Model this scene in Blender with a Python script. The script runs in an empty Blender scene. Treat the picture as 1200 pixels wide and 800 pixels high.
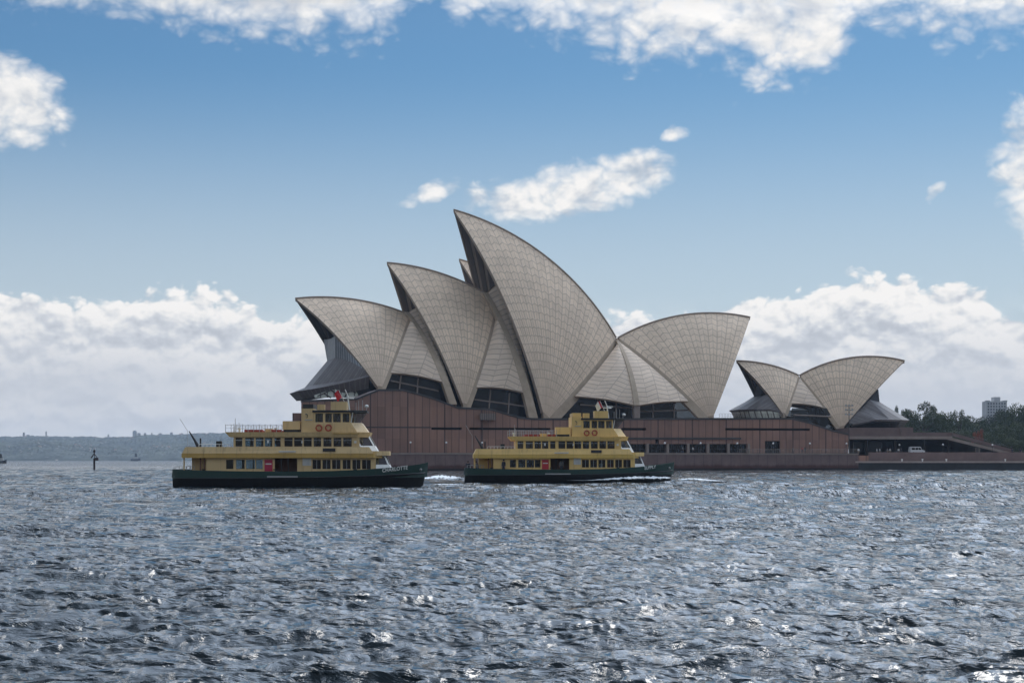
import bpy, bmesh, math, random
import numpy as np
from mathutils import Vector, Matrix
R = math.radians
random.seed(7); rng = np.random.default_rng(11)
scene = bpy.context.scene
col = scene.collection

# ------------------------------------------------------------------ camera
CAMH = 2.7
cam_d = bpy.data.cameras.new('camera'); cam = bpy.data.objects.new('camera', cam_d); col.objects.link(cam)
cam.location = (0, 0, CAMH); cam.rotation_euler = (R(90), 0, 0)
cam_d.lens = 60; cam_d.sensor_width = 36; cam_d.shift_y = 0.115
cam_d.clip_start = 0.5; cam_d.clip_end = 30000
scene.camera = cam

# ------------------------------------------------------------------ light and exposure
SUN_AZ, SUN_EL = 24.0, 44.0        # degrees right of the view direction, above the horizon
SUN_STRENGTH = 0.9
SKY_STRENGTH = 0.10
GLOW = 5.6                         # added brightness of the cloud before the sun, above the view, for the water
scene.view_settings.view_transform = 'Standard'
scene.view_settings.look = 'None'
scene.view_settings.gamma = 1
scene.view_settings.exposure = 0.22
sd = bpy.data.lights.new('sun', 'SUN'); sd.energy = SUN_STRENGTH; sd.angle = R(20.0); sd.color = (1, 0.95, 0.88)
sun = bpy.data.objects.new('sun', sd); col.objects.link(sun)
sdir = Vector((math.sin(R(SUN_AZ)) * math.cos(R(SUN_EL)), math.cos(R(SUN_AZ)) * math.cos(R(SUN_EL)), math.sin(R(SUN_EL))))
sun.rotation_euler = (-sdir).to_track_quat('-Z', 'Y').to_euler()
sun.location = (100, 100, 300)

# ------------------------------------------------------------------ small node language
class NT:
    def __init__(s, tree): s.t = tree
    def n(s, typ, **kw):
        nd = s.t.nodes.new(typ)
        for k, v in kw.items(): setattr(nd, k, v)
        return nd
    def put(s, sock, v):
        if v is None: return
        if isinstance(v, bpy.types.NodeSocket): s.t.links.new(v, sock)
        else: sock.default_value = v
    def m(s, op, a, b=None, c=None, clamp=False):
        nd = s.n('ShaderNodeMath', operation=op); nd.use_clamp = clamp
        s.put(nd.inputs[0], a); s.put(nd.inputs[1], b); s.put(nd.inputs[2], c)
        return nd.outputs[0]
    def ss(s, x, lo, hi, a=0.0, b=1.0):
        nd = s.n('ShaderNodeMapRange', interpolation_type='SMOOTHSTEP')
        s.put(nd.inputs[0], x); s.put(nd.inputs[1], lo); s.put(nd.inputs[2], hi); s.put(nd.inputs[3], a); s.put(nd.inputs[4], b)
        return nd.outputs[0]
    def lin(s, x, lo, hi, a=0.0, b=1.0):
        nd = s.n('ShaderNodeMapRange'); nd.clamp = True
        s.put(nd.inputs[0], x); s.put(nd.inputs[1], lo); s.put(nd.inputs[2], hi); s.put(nd.inputs[3], a); s.put(nd.inputs[4], b)
        return nd.outputs[0]
    def mix(s, f, a, b, mode='MIX'):
        nd = s.n('ShaderNodeMix', data_type='RGBA', blend_type=mode)
        s.put(nd.inputs[0], f); s.put(nd.inputs[6], a if isinstance(a, bpy.types.NodeSocket) else tuple(a) + (1,) * (4 - len(a)))
        s.put(nd.inputs[7], b if isinstance(b, bpy.types.NodeSocket) else tuple(b) + (1,) * (4 - len(b)))
        return nd.outputs[2]
    def comb(s, x, y, z=0.0):
        nd = s.n('ShaderNodeCombineXYZ'); s.put(nd.inputs[0], x); s.put(nd.inputs[1], y); s.put(nd.inputs[2], z); return nd.outputs[0]
    def sep(s, v):
        nd = s.n('ShaderNodeSeparateXYZ'); s.put(nd.inputs[0], v); return nd.outputs
    def vm(s, op, a, b=None):
        nd = s.n('ShaderNodeVectorMath', operation=op); s.put(nd.inputs[0], a); s.put(nd.inputs[1], b); return nd.outputs[0]
    def noise(s, v, scale, detail=4, rough=0.5, dist=0.0, lac=2.0):
        nd = s.n('ShaderNodeTexNoise'); s.put(nd.inputs['Vector'], v)
        nd.inputs['Scale'].default_value = scale; nd.inputs['Detail'].default_value = detail
        nd.inputs['Roughness'].default_value = rough; nd.inputs['Distortion'].default_value = dist; nd.inputs['Lacunarity'].default_value = lac
        return nd.outputs[0]
    def curve(s, x, pts):
        nd = s.n('ShaderNodeFloatCurve'); c = nd.mapping.curves[0]
        nd.mapping.use_clip = False
        while len(c.points) > 2: c.points.remove(c.points[0])
        c.points[0].location = pts[0]; c.points[1].location = pts[-1]
        for p in pts[1:-1]: c.points.new(*p)
        nd.mapping.update(); s.put(nd.inputs[1], x); return nd.outputs[0]

# ------------------------------------------------------------------ world: Nishita sky with procedural cloud fields by direction
w = bpy.data.worlds.new('World'); scene.world = w; w.use_nodes = True
T = NT(w.node_tree); w.node_tree.nodes.clear()
out = T.n('ShaderNodeOutputWorld'); bg = T.n('ShaderNodeBackground'); bg.inputs[1].default_value = SKY_STRENGTH
sky = T.n('ShaderNodeTexSky', sky_type='NISHITA'); sky.sun_disc = False
sky.sun_elevation = R(SUN_EL); sky.sun_rotation = R(SUN_AZ); sky.air_density = 1.0; sky.dust_density = 0.4; sky.ozone_density = 1.6
dirv = T.n('ShaderNodeTexCoord').outputs['Generated']; sdir = Vector((math.sin(R(SUN_AZ)) * math.cos(R(SUN_EL)), math.cos(R(SUN_AZ)) * math.cos(R(SUN_EL)), math.sin(R(SUN_EL))))
dx, dy, dz = T.sep(dirv)
az = T.m('ARCTAN2', dx, dy)
el = T.m('ARCSINE', dz)
# angular units: one unit = 1/2 milliradian
AX = T.m('MULTIPLY_ADD', az, 2000.0, 600.0)
EY = T.m('MULTIPLY', el, 2000.0)                       # above horizon
def puff(X, E):
    """billowing cloud noise, about -0.6 .. 0.6"""
    p = T.comb(T.m('MULTIPLY', X, 0.0085), T.m('MULTIPLY', E, 0.0125), 0.0)
    wq = T.n('ShaderNodeTexNoise', noise_dimensions='2D'); T.put(wq.inputs['Vector'], p); wq.inputs['Scale'].default_value = 2.2; wq.inputs['Detail'].default_value = 2
    pw = T.vm('ADD', p, T.vm('MULTIPLY', T.vm('SUBTRACT', wq.outputs['Color'], (0.5, 0.5, 0.5)), (0.22, 0.18, 0.0)))
    nn = T.n('ShaderNodeTexNoise', noise_dimensions='2D'); T.put(nn.inputs['Vector'], pw); nn.inputs['Scale'].default_value = 1.15; nn.inputs['Detail'].default_value = 8; nn.inputs['Roughness'].default_value = 0.58
    vor = T.n('ShaderNodeTexVoronoi', voronoi_dimensions='2D', feature='F1'); T.put(vor.inputs['Vector'], pw)
    vor.inputs['Scale'].default_value = 3.6; vor.inputs['Detail'].default_value = 2.5; vor.inputs['Roughness'].default_value = 0.5; vor.inputs['Randomness'].default_value = 1
    vor.normalize = True
    return T.m('ADD', T.m('MULTIPLY', T.m('SUBTRACT', nn.outputs[0], 0.5), 1.35), T.m('MULTIPLY', T.m('SUBTRACT', 0.33, vor.outputs['Distance']), 1.7))
def tx(v): return (v + 600) / 2400.0
def shape(X, E, n):
    xn = T.lin(X, -600, 1800)
    # cumulus banks on the horizon: height of their tops
    bank = T.curve(xn, [(0, .45), (tx(-250), .36), (tx(0), .365), (tx(60), .38), (tx(120), .365), (tx(205), .395), (tx(250), .39), (tx(310), .35), (tx(370), .325), (tx(450), .24), (tx(560), .16), (tx(640), .26), (tx(730), .35), (tx(790), .335), (tx(850), .36), (tx(930), .385), (tx(980), .415), (tx(1100), .41), (tx(1190), .325), (tx(1400), .42), (1, .3)])
    d_bank = T.m('MINIMUM', T.m('MULTIPLY', T.m('SUBTRACT', T.m('MULTIPLY', bank, 500.0), E), 0.030), 1.6)
    # upper layer: its lower edge
    low = T.curve(xn, [(0, .62), (tx(-250), .6), (tx(0), .735), (tx(100), .725), (tx(200), .71), (tx(300), .69), (tx(400), .69), (tx(460), .72), (tx(500), .775), (tx(540), .735), (tx(640), .715), (tx(740), .67), (tx(820), .655), (tx(900), .625), (tx(960), .61), (tx(1000), .70), (tx(1090), .69), (tx(1170), .67), (tx(1260), .65), (tx(1500), .7), (1, .6)])
    d_low = T.m('MINIMUM', T.m('MULTIPLY', T.m('SUBTRACT', E, T.m('MULTIPLY', low, 680.0)), 0.016), 0.85)
    nb = T.noise(T.comb(T.m('MULTIPLY', X, .002), T.m('MULTIPLY', E, .002), 9.0), 1.0, 2, .5)
    d_low = T.m('SUBTRACT', d_low, T.m('MULTIPLY', T.ss(E, 620, 1100, 0.0, 1.0), T.m('MULTIPLY_ADD', nb, -2.4, .6)))  # denser cloud above the view, added to brighten the water and ambient light
    d = T.m('MAXIMUM', d_bank, d_low)
    # separate little clouds (x, height, radius x, radius y, tilt, strength)
    for (cx, cy, rx, ry, tl, st) in [(602, 300, 62, 30, -.05, 1.0), (665, 310, 80, 34, .12, 1.15), (736, 331, 52, 28, .1, 1.1), (512, 312, 34, 15, .35, .95), (482, 296, 24, 8, .1, .6),
                                     (28, 393, 60, 52, -.1, 1.25), (-45, 400, 70, 55, 0, 1.2), (1198, 315, 50, 78, -.35, 1.3), (1250, 300, 80, 80, 0, 1.3), (791, 375, 19, 10, .1, .8), (1086, 302, 16, 13, .6, .45)]:
        ex = T.m('SUBTRACT', X, float(cx)); ey = T.m('SUBTRACT', T.m('SUBTRACT', E, float(cy)), T.m('MULTIPLY', ex, float(tl)))
        q = T.m('ADD', T.m('POWER', T.m('DIVIDE', ex, float(rx)), 2.0), T.m('POWER', T.m('DIVIDE', ey, float(ry)), 2.0))
        d = T.m('MAXIMUM', d, T.m('MULTIPLY', T.m('SUBTRACT', st, T.m('MINIMUM', q, 4.0)), 0.75))
    return d
N0 = puff(AX, EY)
def soft(X, E, k, det):
    nd = T.n('ShaderNodeTexNoise', noise_dimensions='2D'); T.put(nd.inputs['Vector'], T.comb(T.m('MULTIPLY', X, k), T.m('MULTIPLY', E, k * 1.5), 0.0)); nd.inputs['Scale'].default_value = 1.0; nd.inputs['Detail'].default_value = det; nd.inputs['Roughness'].default_value = .55; nd.inputs['Distortion'].default_value = .35
    return nd.outputs[0]
N1 = puff(T.m('ADD', AX, 3.0), T.m('ADD', EY, 8.0))
M0 = soft(AX, EY, .0125, 4); M1 = soft(T.m('ADD', AX, 8.0), T.m('ADD', EY, 22.0), .0125, 4)
S0 = shape(AX, EY, N0)
D0 = T.m('ADD', S0, T.m('MULTIPLY', N0, T.ss(EY, 430, 500, 0.95, 0.75)))
alpha = T.ss(D0, 0.0, T.ss(EY, 225, 270, 0.34, 1.05))
rimf = T.ss(D0, 0.15, 1.5)                                  # 0 at the thin edge, 1 deep inside
big = T.m('SUBTRACT', M0, M1)
lit = T.m('ADD', T.m('MULTIPLY_ADD', rimf, -0.27, 0.90), T.m('MULTIPLY', big, 1.7))
lit = T.m('ADD', lit, T.m('MULTIPLY', T.m('SUBTRACT', N0, N1), T.ss(EY, 230, 460, 1.0, .30)))
lit = T.m('ADD', lit, T.m('MULTIPLY', N0, 0.22), clamp=True)
ramp = T.n('ShaderNodeValToRGB'); T.put(ramp.inputs[0], lit)
e = ramp.color_ramp.elements; e[0].position = 0.0; e[0].color = (4.3, 4.6, 5.1, 1)
e[1].position = 1.0; e[1].color = (8.1, 7.95, 7.8, 1)
a_ = e.new(0.45); a_.color = (5.6, 5.85, 6.25, 1)
a_ = e.new(0.72); a_.color = (7.0, 7.05, 7.1, 1)
ccol = ramp.outputs[0]
# the bottoms of the horizon bank melt into grey lilac haze
hz = T.ss(EY, 185, 70)
hn = T.noise(T.comb(T.m('MULTIPLY', AX, .004), T.m('MULTIPLY', EY, .01), 1.0), 1.2, 3, .5)
ccol = T.mix(T.m('MULTIPLY', hz, T.lin(hn, .3, .7, .72, 0.97)), ccol, (4.9, 5.2, 5.75))
alpha = T.m('MAXIMUM', alpha, T.m('MULTIPLY', T.ss(EY, 200, 40), .93))
ccol = T.mix(T.ss(EY, 42, 12, 0, .55), ccol, (6.0, 6.0, 5.9))
# grey undersides of the upper layer near the top of the view
ccol = T.mix(T.m('MULTIPLY', T.ss(EY, 498, 545), T.m('MULTIPLY', T.ss(D0, 0.35, 1.2), .85)), ccol, (3.4, 3.5, 3.8))
# cloud before the sun glows, boosted and blued above the view to brighten water
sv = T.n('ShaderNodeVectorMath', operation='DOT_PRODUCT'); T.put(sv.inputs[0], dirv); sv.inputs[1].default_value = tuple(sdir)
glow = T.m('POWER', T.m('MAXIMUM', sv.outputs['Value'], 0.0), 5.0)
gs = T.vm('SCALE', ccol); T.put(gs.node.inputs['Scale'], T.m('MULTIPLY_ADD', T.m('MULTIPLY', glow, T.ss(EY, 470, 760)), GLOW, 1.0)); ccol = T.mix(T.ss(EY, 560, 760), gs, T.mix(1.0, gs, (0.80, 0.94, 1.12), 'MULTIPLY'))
skc = T.mix(1.0, sky.outputs[0], (0.31, 0.48, 0.59), 'MULTIPLY')
hsv = T.n('ShaderNodeHueSaturation'); T.put(hsv.inputs['Color'], skc); hsv.inputs['Saturation'].default_value = 1.0; hsv.inputs['Value'].default_value = 1.0
thin = T.mix(T.ss(EY, 470, 150, 0.0, .66), hsv.outputs[0], (5.3, 5.75, 6.25))       # pale air low in the sky
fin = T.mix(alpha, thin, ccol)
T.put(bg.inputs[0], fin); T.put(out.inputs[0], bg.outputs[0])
w.cycles.sampling_method = 'MANUAL'; w.cycles.sample_map_resolution = 1024

# ------------------------------------------------------------------ materials
MATS = {}
def newmat(name):
    m = bpy.data.materials.new(name); m.use_nodes = True
    nt = m.node_tree; b = nt.nodes['Principled BSDF']; MATS[name] = m
    return m, NT(nt), b
def plain(name, c, rough=0.6, var=0.12, scale=2.0, metal=0.0, spec=0.5):
    m, t, b = newmat(name)
    co = t.n('ShaderNodeTexCoord').outputs['Object']
    nz = t.noise(co, scale, 5, 0.6)
    f = t.lin(nz, 0.3, 0.7)
    t.put(b.inputs['Base Color'], t.mix(f, [x * (1 - var) for x in c], [min(1, x * (1 + var)) for x in c]))
    b.inputs['Roughness'].default_value = rough; b.inputs['Metallic'].default_value = metal
    b.inputs['Specular IOR Level'].default_value = spec
    return m
def glass(name, tint=(0.02, 0.03, 0.035), trans=0.35):
    m, t, b = newmat(name)
    b.inputs['Base Color'].default_value = (*tint, 1); b.inputs['Roughness'].default_value = 0.05
    b.inputs['Specular IOR Level'].default_value = .22 if trans < .3 else .5; b.inputs['Roughness'].default_value = .2 if trans < .3 else .05
    tr = t.n('ShaderNodeBsdfTransparent'); tr.inputs[0].default_value = (0.75, 0.82, 0.85, 1)
    mx = t.n('ShaderNodeMixShader'); mx.inputs[0].default_value = trans
    o = m.node_tree.nodes['Material Output']
    t.put(mx.inputs[1], b.outputs[0]); t.put(mx.inputs[2], tr.outputs[0]); t.put(o.inputs[0], mx.outputs[0])
    return m

def tile_mat(name, base, edge, radial=True):
    m, t, b = newmat(name)
    uv = t.n('ShaderNodeUVMap', uv_map='UVMap').outputs[0]; uw = t.n('ShaderNodeUVMap', uv_map='width').outputs[0]
    u, v, _ = t.sep(uv); wd = t.sep(uw)[0]
    fu = t.m('FRACT', u); tri = t.m('ABSOLUTE', t.m('SUBTRACT', fu, 0.5))          # .5 at rib edge, 0 at the spine
    chev = t.m('MULTIPLY', t.m('MULTIPLY', tri, wd), 0.62 if radial else 0.25)
    vv = t.m('DIVIDE', t.m('ADD', v, chev), 2.3 if radial else 1.6)
    fv = t.m('FRACT', vv); tv = t.m('SUBTRACT', 0.5, t.m('ABSOLUTE', t.m('SUBTRACT', fv, 0.5)))
    dv = t.m('MULTIPLY', tv, 2.3 if radial else 1.6)
    du = t.m('MULTIPLY', t.m('SUBTRACT', 0.5, tri), wd)                            # metres to rib edge
    ds = t.m('MULTIPLY', tri, wd)
    l1 = t.ss(du, 0.03, 0.22, .85, 0); l2 = t.ss(dv, 0.03, 0.24, 1, 0); l3 = t.ss(ds, 0.02, 0.15, 0.6, 0)
    line = t.m('MAXIMUM', t.m('MAXIMUM', l1, l2), l3)
    idn = t.n('ShaderNodeTexWhiteNoise', noise_dimensions='2D')
    t.put(idn.inputs['Vector'], t.comb(t.m('FLOOR', t.m('MULTIPLY', u, 2.0)), t.m('FLOOR', vv)))
    co = t.n('ShaderNodeTexCoord').outputs['Object']
    grime = t.noise(co, 0.12, 5, 0.6)
    fine_ = t.noise(co, 1.8, 3, 0.6)
    k = t.m('ADD', t.m('MULTIPLY_ADD', idn.outputs[0], 0.14, 0.86), t.m('MULTIPLY_ADD', grime, 0.5, -0.25))
    k = t.m('ADD', k, t.m('MULTIPLY_ADD', fine_, 0.16, -0.08))
    c = t.mix(t.m('MULTIPLY', line, 0.62), base, edge)
    sc = t.vm('SCALE', c); t.put(sc.node.inputs['Scale'], k)
    t.put(b.inputs['Base Color'], sc)
    b.inputs['Roughness'].default_value = 0.62; b.inputs['Specular IOR Level'].default_value = 0.3
    bp = t.n('ShaderNodeBump'); bp.inputs['Strength'].default_value = 0.5; bp.inputs['Distance'].default_value = 0.08
    t.put(bp.inputs['Height'], t.m('SUBTRACT', 1.0, line)); t.put(b.inputs['Normal'], bp.outputs[0])
    return m
tile_mat('sail_tiles', (0.77, 0.595, 0.43), (0.33, 0.25, 0.185))
tile_mat('side_tiles', (0.69, 0.545, 0.41), (0.30, 0.235, 0.19), radial=False)
plain('sail_concrete', (0.30, 0.235, 0.185), 0.8, 0.12, 0.5)
plain('edge_concrete', (0.38, 0.295, 0.21), 0.8, 0.14, 0.6)
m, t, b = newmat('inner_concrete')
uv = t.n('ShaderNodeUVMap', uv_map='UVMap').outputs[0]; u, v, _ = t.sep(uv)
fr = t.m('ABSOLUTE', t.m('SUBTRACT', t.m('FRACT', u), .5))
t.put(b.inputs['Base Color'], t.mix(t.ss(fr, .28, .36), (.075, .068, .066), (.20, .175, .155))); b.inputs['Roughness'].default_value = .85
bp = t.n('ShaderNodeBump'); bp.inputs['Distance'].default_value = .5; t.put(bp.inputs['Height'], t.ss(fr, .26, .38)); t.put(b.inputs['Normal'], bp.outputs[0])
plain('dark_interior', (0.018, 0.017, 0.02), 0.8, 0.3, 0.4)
plain('bronze_frame', (0.05, 0.042, 0.04), 0.5, 0.2, 1.0)
def ribbed(name, a, bcol, period, width, rough, axis='x'):
    m, t, b = newmat(name)
    uv = t.n('ShaderNodeUVMap', uv_map='UVMap').outputs[0]; u, v, _ = t.sep(uv)
    f = t.m('FRACT', t.m('DIVIDE', u if axis == 'x' else v, period))
    l = t.m('LESS_THAN', f, width / period)
    nz = t.noise(t.n('ShaderNodeTexCoord').outputs['Object'], 0.6, 4, .6)
    c = t.mix(l, a, bcol); sc = t.vm('SCALE', c); t.put(sc.node.inputs['Scale'], t.m('MULTIPLY_ADD', nz, .7, .65))
    t.put(b.inputs['Base Color'], sc); b.inputs['Roughness'].default_value = rough
    return m
ribbed('foyer_glass', (0.15, 0.16, 0.175), (0.34, 0.34, 0.33), 1.05, 0.28, 0.5)
ribbed('foyer_roof', (0.125, 0.11, 0.105), (0.22, 0.20, 0.19), 1.3, 0.12, 0.62)
ribbed('foyer_white', (0.55, 0.58, 0.50), (0.16, 0.15, 0.13), 1.7, 0.35, 0.5)
glass('dark_glass', (0.008, 0.008, 0.010), 0.12)
glass('ferry_glass', (0.02, 0.025, 0.03), 0.8)
# precast pink granite panels
m, t, b = newmat('podium_panels')
uv = t.n('ShaderNodeUVMap', uv_map='UVMap').outputs[0]; u, v, _ = t.sep(uv)
pu = t.m('DIVIDE', u, 1.83); fr = t.m('FRACT', pu)
groove = t.m('LESS_THAN', fr, 0.10)
g2 = t.m('LESS_THAN', t.m('FRACT', t.m('DIVIDE', u, 9.15)), 0.035)
wn = t.n('ShaderNodeTexWhiteNoise', noise_dimensions='2D'); t.put(wn.inputs['Vector'], t.comb(t.m('FLOOR', pu), t.m('FLOOR', t.m('DIVIDE', v, 7.7))))
st = t.noise(t.comb(t.m('MULTIPLY', u, 1.2), t.m('MULTIPLY', v, .12), 0.0), 1.0, 5, .65)
bl = t.noise(t.comb(t.m('MULTIPLY', u, .05), t.m('MULTIPLY', v, .12), 4.0), 1.0, 4, .55)
c = t.mix(t.lin(bl, .35, .65), (0.235, 0.138, 0.108), (0.305, 0.172, 0.122))
c = t.mix(t.m('MAXIMUM', t.m('MULTIPLY', groove, .55), t.m('MULTIPLY', g2, .8)), c, (0.05, 0.032, 0.032))
sc = t.vm('SCALE', c); t.put(sc.node.inputs['Scale'], t.m('ADD', t.m('MULTIPLY_ADD', wn.outputs[0], .26, .6), t.m('MULTIPLY', st, .5)))
t.put(b.inputs['Base Color'], sc); b.inputs['Roughness'].default_value = .75
bp = t.n('ShaderNodeBump'); bp.inputs['Strength'].default_value = .6; bp.inputs['Distance'].default_value = .1
t.put(bp.inputs['Height'], t.m('SUBTRACT', 1.0, t.m('MAXIMUM', groove, g2))); t.put(b.inputs['Normal'], bp.outputs[0])
# seawall: precast panels with a tide stained foot
m, t, b = newmat('seawall_stone')
uv = t.n('ShaderNodeUVMap', uv_map='UVMap').outputs[0]; u, v, _ = t.sep(uv)
st = t.noise(t.comb(t.m('MULTIPLY', u, .5), t.m('MULTIPLY', v, .35), 0.0), 1.0, 6, .7)
tide = t.ss(t.m('ADD', v, t.m('MULTIPLY', st, .9)), 1.3, 2.1)
g3 = t.m('LESS_THAN', t.m('FRACT', t.m('DIVIDE', u, 2.4)), .05)
c = t.mix(tide, (0.10, 0.042, 0.036), (0.20, 0.135, 0.125)); c = t.mix(t.ss(v, .75, .25), c, (0.018, 0.014, 0.013))
c = t.mix(t.m('MULTIPLY', g3, .5), c, (.05, .035, .035))
sc = t.vm('SCALE', c); t.put(sc.node.inputs['Scale'], t.m('MULTIPLY_ADD', st, .9, .5)); t.put(b.inputs['Base Color'], sc); b.inputs['Roughness'].default_value = .8
plain('paving', (0.20, 0.15, 0.14), .8, .15, .5)
plain('pale_kerb', (0.42, 0.33, 0.29), .8, .15, .8)
plain('brown_concrete', (0.155, 0.108, 0.098), .8, .18, .5)
plain('wet_stone', (0.022, 0.024, 0.028), .5, .3, .8)
plain('tan_concrete', (0.27, 0.22, 0.19), .8, .15, .6)
plain('ground_grass', (0.035, 0.05, 0.022), .9, .3, .1)

# ------------------------------------------------------------------ objects and meshes
def tag(o, label=None, cat=None, group=None, kind=None):
    if label: o['label'] = label
    if cat: o['category'] = cat
    if group: o['group'] = group
    if kind: o['kind'] = kind
    return o
def empty(name, loc=(0, 0, 0), rz=0.0, label=None, cat=None, group=None, kind=None):
    o = bpy.data.objects.new(name, None); col.objects.link(o); o.location = loc; o.rotation_euler = (0, 0, rz); o.empty_display_size = .5
    return tag(o, label, cat, group, kind)
def copy_tree(o, parent=None):
    c = o.copy(); col.objects.link(c); c.parent = parent
    for ch in [x for x in o.children]: copy_tree(ch, c)
    return c
class MB:
    """collects faces; build() makes ONE mesh object. Points are in the frame of `org` (root origin)."""
    def __init__(s): s.v = []; s.f = []; s.uv = []; s.w = []; s.mi = []; s.sm = []
    def face(s, pts, uvs=None, mi=0, smooth=False, wid=None):
        i = len(s.v); s.v += [tuple(p) for p in pts]; s.f.append(tuple(range(i, i + len(pts))))
        s.uv.append(uvs if uvs else [(0, 0)] * len(pts)); s.w.append(wid if wid else [(3, 0)] * len(pts)); s.mi.append(mi); s.sm.append(smooth)
    def grid(s, P, UV=None, W=None, mi=0, flip=False, smooth=True):
        nu = len(P); nv = len(P[0]); base = len(s.v)
        for row in P: s.v += [tuple(p) for p in row]
        for i in range(nu - 1):
            for j in range(nv - 1):
                q = [(i, j), (i + 1, j), (i + 1, j + 1), (i, j + 1)]
                if flip: q.reverse()
                s.f.append(tuple(base + a * nv + b_ for a, b_ in q))
                s.uv.append([UV[a][b_] for a, b_ in q] if UV else [(0, 0)] * 4)
                s.w.append([W[a][b_] for a, b_ in q] if W else [(3, 0)] * 4)
                s.mi.append(mi); s.sm.append(smooth)
    def box(s, x0, x1, y0, y1, z0, z1, mi=0, M=None, uvs=1.0):
        c = [Vector((x, y, z)) for x in (x0, x1) for y in (y0, y1) for z in (z0, z1)]
        if M is not None: c = [M @ p for p in c]
        F = [(0, 1, 3, 2), (4, 6, 7, 5), (0, 4, 5, 1), (2, 3, 7, 6), (0, 2, 6, 4), (1, 5, 7, 3)]
        D = [((y0, z0), (y0, z1), (y1, z1), (y1, z0))] * 2 + [((x0, z0), (x1, z0), (x1, z1), (x0, z1))] * 2 + [((x0, y0), (x0, y1), (x1, y1), (x1, y0))] * 2
        for f, d in zip(F, D): s.face([c[i] for i in f], list(d), mi)
    def hull8(s, lo, hi, mi=0):
        """prism between two loops of points with equal counts (both capped)"""
        n = len(lo)
        for i in range(n):
            j = (i + 1) % n; L = (Vector(lo[i]) - Vector(lo[j])).length
            s.face([lo[i], lo[j], hi[j], hi[i]], [(0, lo[i][2]), (L, lo[j][2]), (L, hi[j][2]), (0, hi[i][2])], mi)
        s.face(list(reversed(lo)), [(p[0], p[1]) for p in reversed(lo)], mi); s.face(list(hi), [(p[0], p[1]) for p in hi], mi)
    def tube(s, pts, r, n=8, mi=0, cap=True, r2=None):
        pts = [Vector(p) for p in pts]; rings = []
        for i, p in enumerate(pts):
            d = (pts[min(i + 1, len(pts) - 1)] - pts[max(i - 1, 0)]).normalized()
            a = d.cross(Vector((0, 0, 1))) if abs(d.z) < .95 else d.cross(Vector((1, 0, 0)))
            a.normalize(); b_ = d.cross(a)
            rr = r if r2 is None else r + (r2 - r) * i / (len(pts) - 1)
            rings.append([p + a * math.cos(2 * math.pi * k / n) * rr + b_ * math.sin(2 * math.pi * k / n) * rr for k in range(n)])
        base = len(s.v)
        for rg in rings: s.v += [tuple(q) for q in rg]
        for i in range(len(rings) - 1):
            for k in range(n):
                k2 = (k + 1) % n
                s.f.append((base + i * n + k, base + i * n + k2, base + (i + 1) * n + k2, base + (i + 1) * n + k)); s.uv.append([(0, 0)] * 4); s.w.append([(3, 0)] * 4); s.mi.append(mi); s.sm.append(True)
        if cap:
            for rg, rev in ((rings[0], False), (rings[-1], True)): s.face(rg if not rev else rg[::-1], None, mi)
    def lathe(s, prof, n=12, c=(0, 0, 0), mi=0):
        base = len(s.v)
        for (r, z) in prof:
            s.v += [(c[0] + r * math.cos(2 * math.pi * k / n), c[1] + r * math.sin(2 * math.pi * k / n), c[2] + z) for k in range(n)]
        for i in range(len(prof) - 1):
            for k in range(n):
                k2 = (k + 1) % n
                s.f.append((base + i * n + k, base + i * n + k2, base + (i + 1) * n + k2, base + (i + 1) * n + k)); s.uv.append([(0, 0)] * 4); s.w.append([(3, 0)] * 4); s.mi.append(mi); s.sm.append(True)
    def build(s, name, mats, parent=None, org=None, merge=False):
        me = bpy.data.meshes.new(name)
        V = np.array(s.v, dtype=float)
        if org is not None: V = V - np.array(org, dtype=float)
        me.from_pydata(V.tolist(), [], s.f)
        for nm in (mats if isinstance(mats, (list, tuple)) else [mats]): me.materials.append(MATS[nm])
        l1 = me.uv_layers.new(name='UVMap'); l2 = me.uv_layers.new(name='width')
        l1.data.foreach_set('uv', np.array([c for f in s.uv for c in f], dtype=np.float32)[:, :2].ravel())
        l2.data.foreach_set('uv', np.array([c for f in s.w for c in f], dtype=np.float32)[:, :2].ravel())
        me.polygons.foreach_set('material_index', s.mi); me.polygons.foreach_set('use_smooth', s.sm)
        if merge:
            bm = bmesh.new(); bm.from_mesh(me); bmesh.ops.remove_doubles(bm, verts=bm.verts, dist=1e-4); bmesh.ops.recalc_face_normals(bm, faces=bm.faces); bm.to_mesh(me); bm.free()
        me.update()
        o = bpy.data.objects.new(name, me); col.objects.link(o)
        if parent is not None: o.parent = parent
        elif org is not None: o.location = org
        return o

# ------------------------------------------------------------------ survey: bearings read off the photograph -> plan positions
FPX, CX, HY = 2000.0, 600.0, 538.0
def at(px, py, Y): return Vector(((px - CX) / FPX * Y, Y, CAMH + (HY - py) / FPX * Y))
class Axis:
    """building axis: t along (to the right), v toward the camera, z up"""
    def __init__(s, px, Y, deg):
        th = R(deg); s.o = np.array([(px - CX) / FPX * Y, Y]); s.d = np.array([math.cos(th), math.sin(th)]); s.n = np.array([math.sin(th), -math.cos(th)])
    def W(s, t_, v_, z_): q = s.o + s.d * t_ + s.n * v_; return Vector((q[0], q[1], z_))
    def un(s, px, py, v_):
        o = s.o + s.n * v_; k = (px - CX) / FPX
        sy, t_ = np.linalg.solve(np.array([[k, -s.d[0]], [1, -s.d[1]]]), o)
        return np.array([t_, v_, CAMH + (HY - py) / FPX * sy])
    def wp(s, px, py, v_): q = s.un(px, py, v_); return s.W(*q)
A = Axis(532, 447, 14.5)
B = Axis(936, 470, 6.0)

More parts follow.
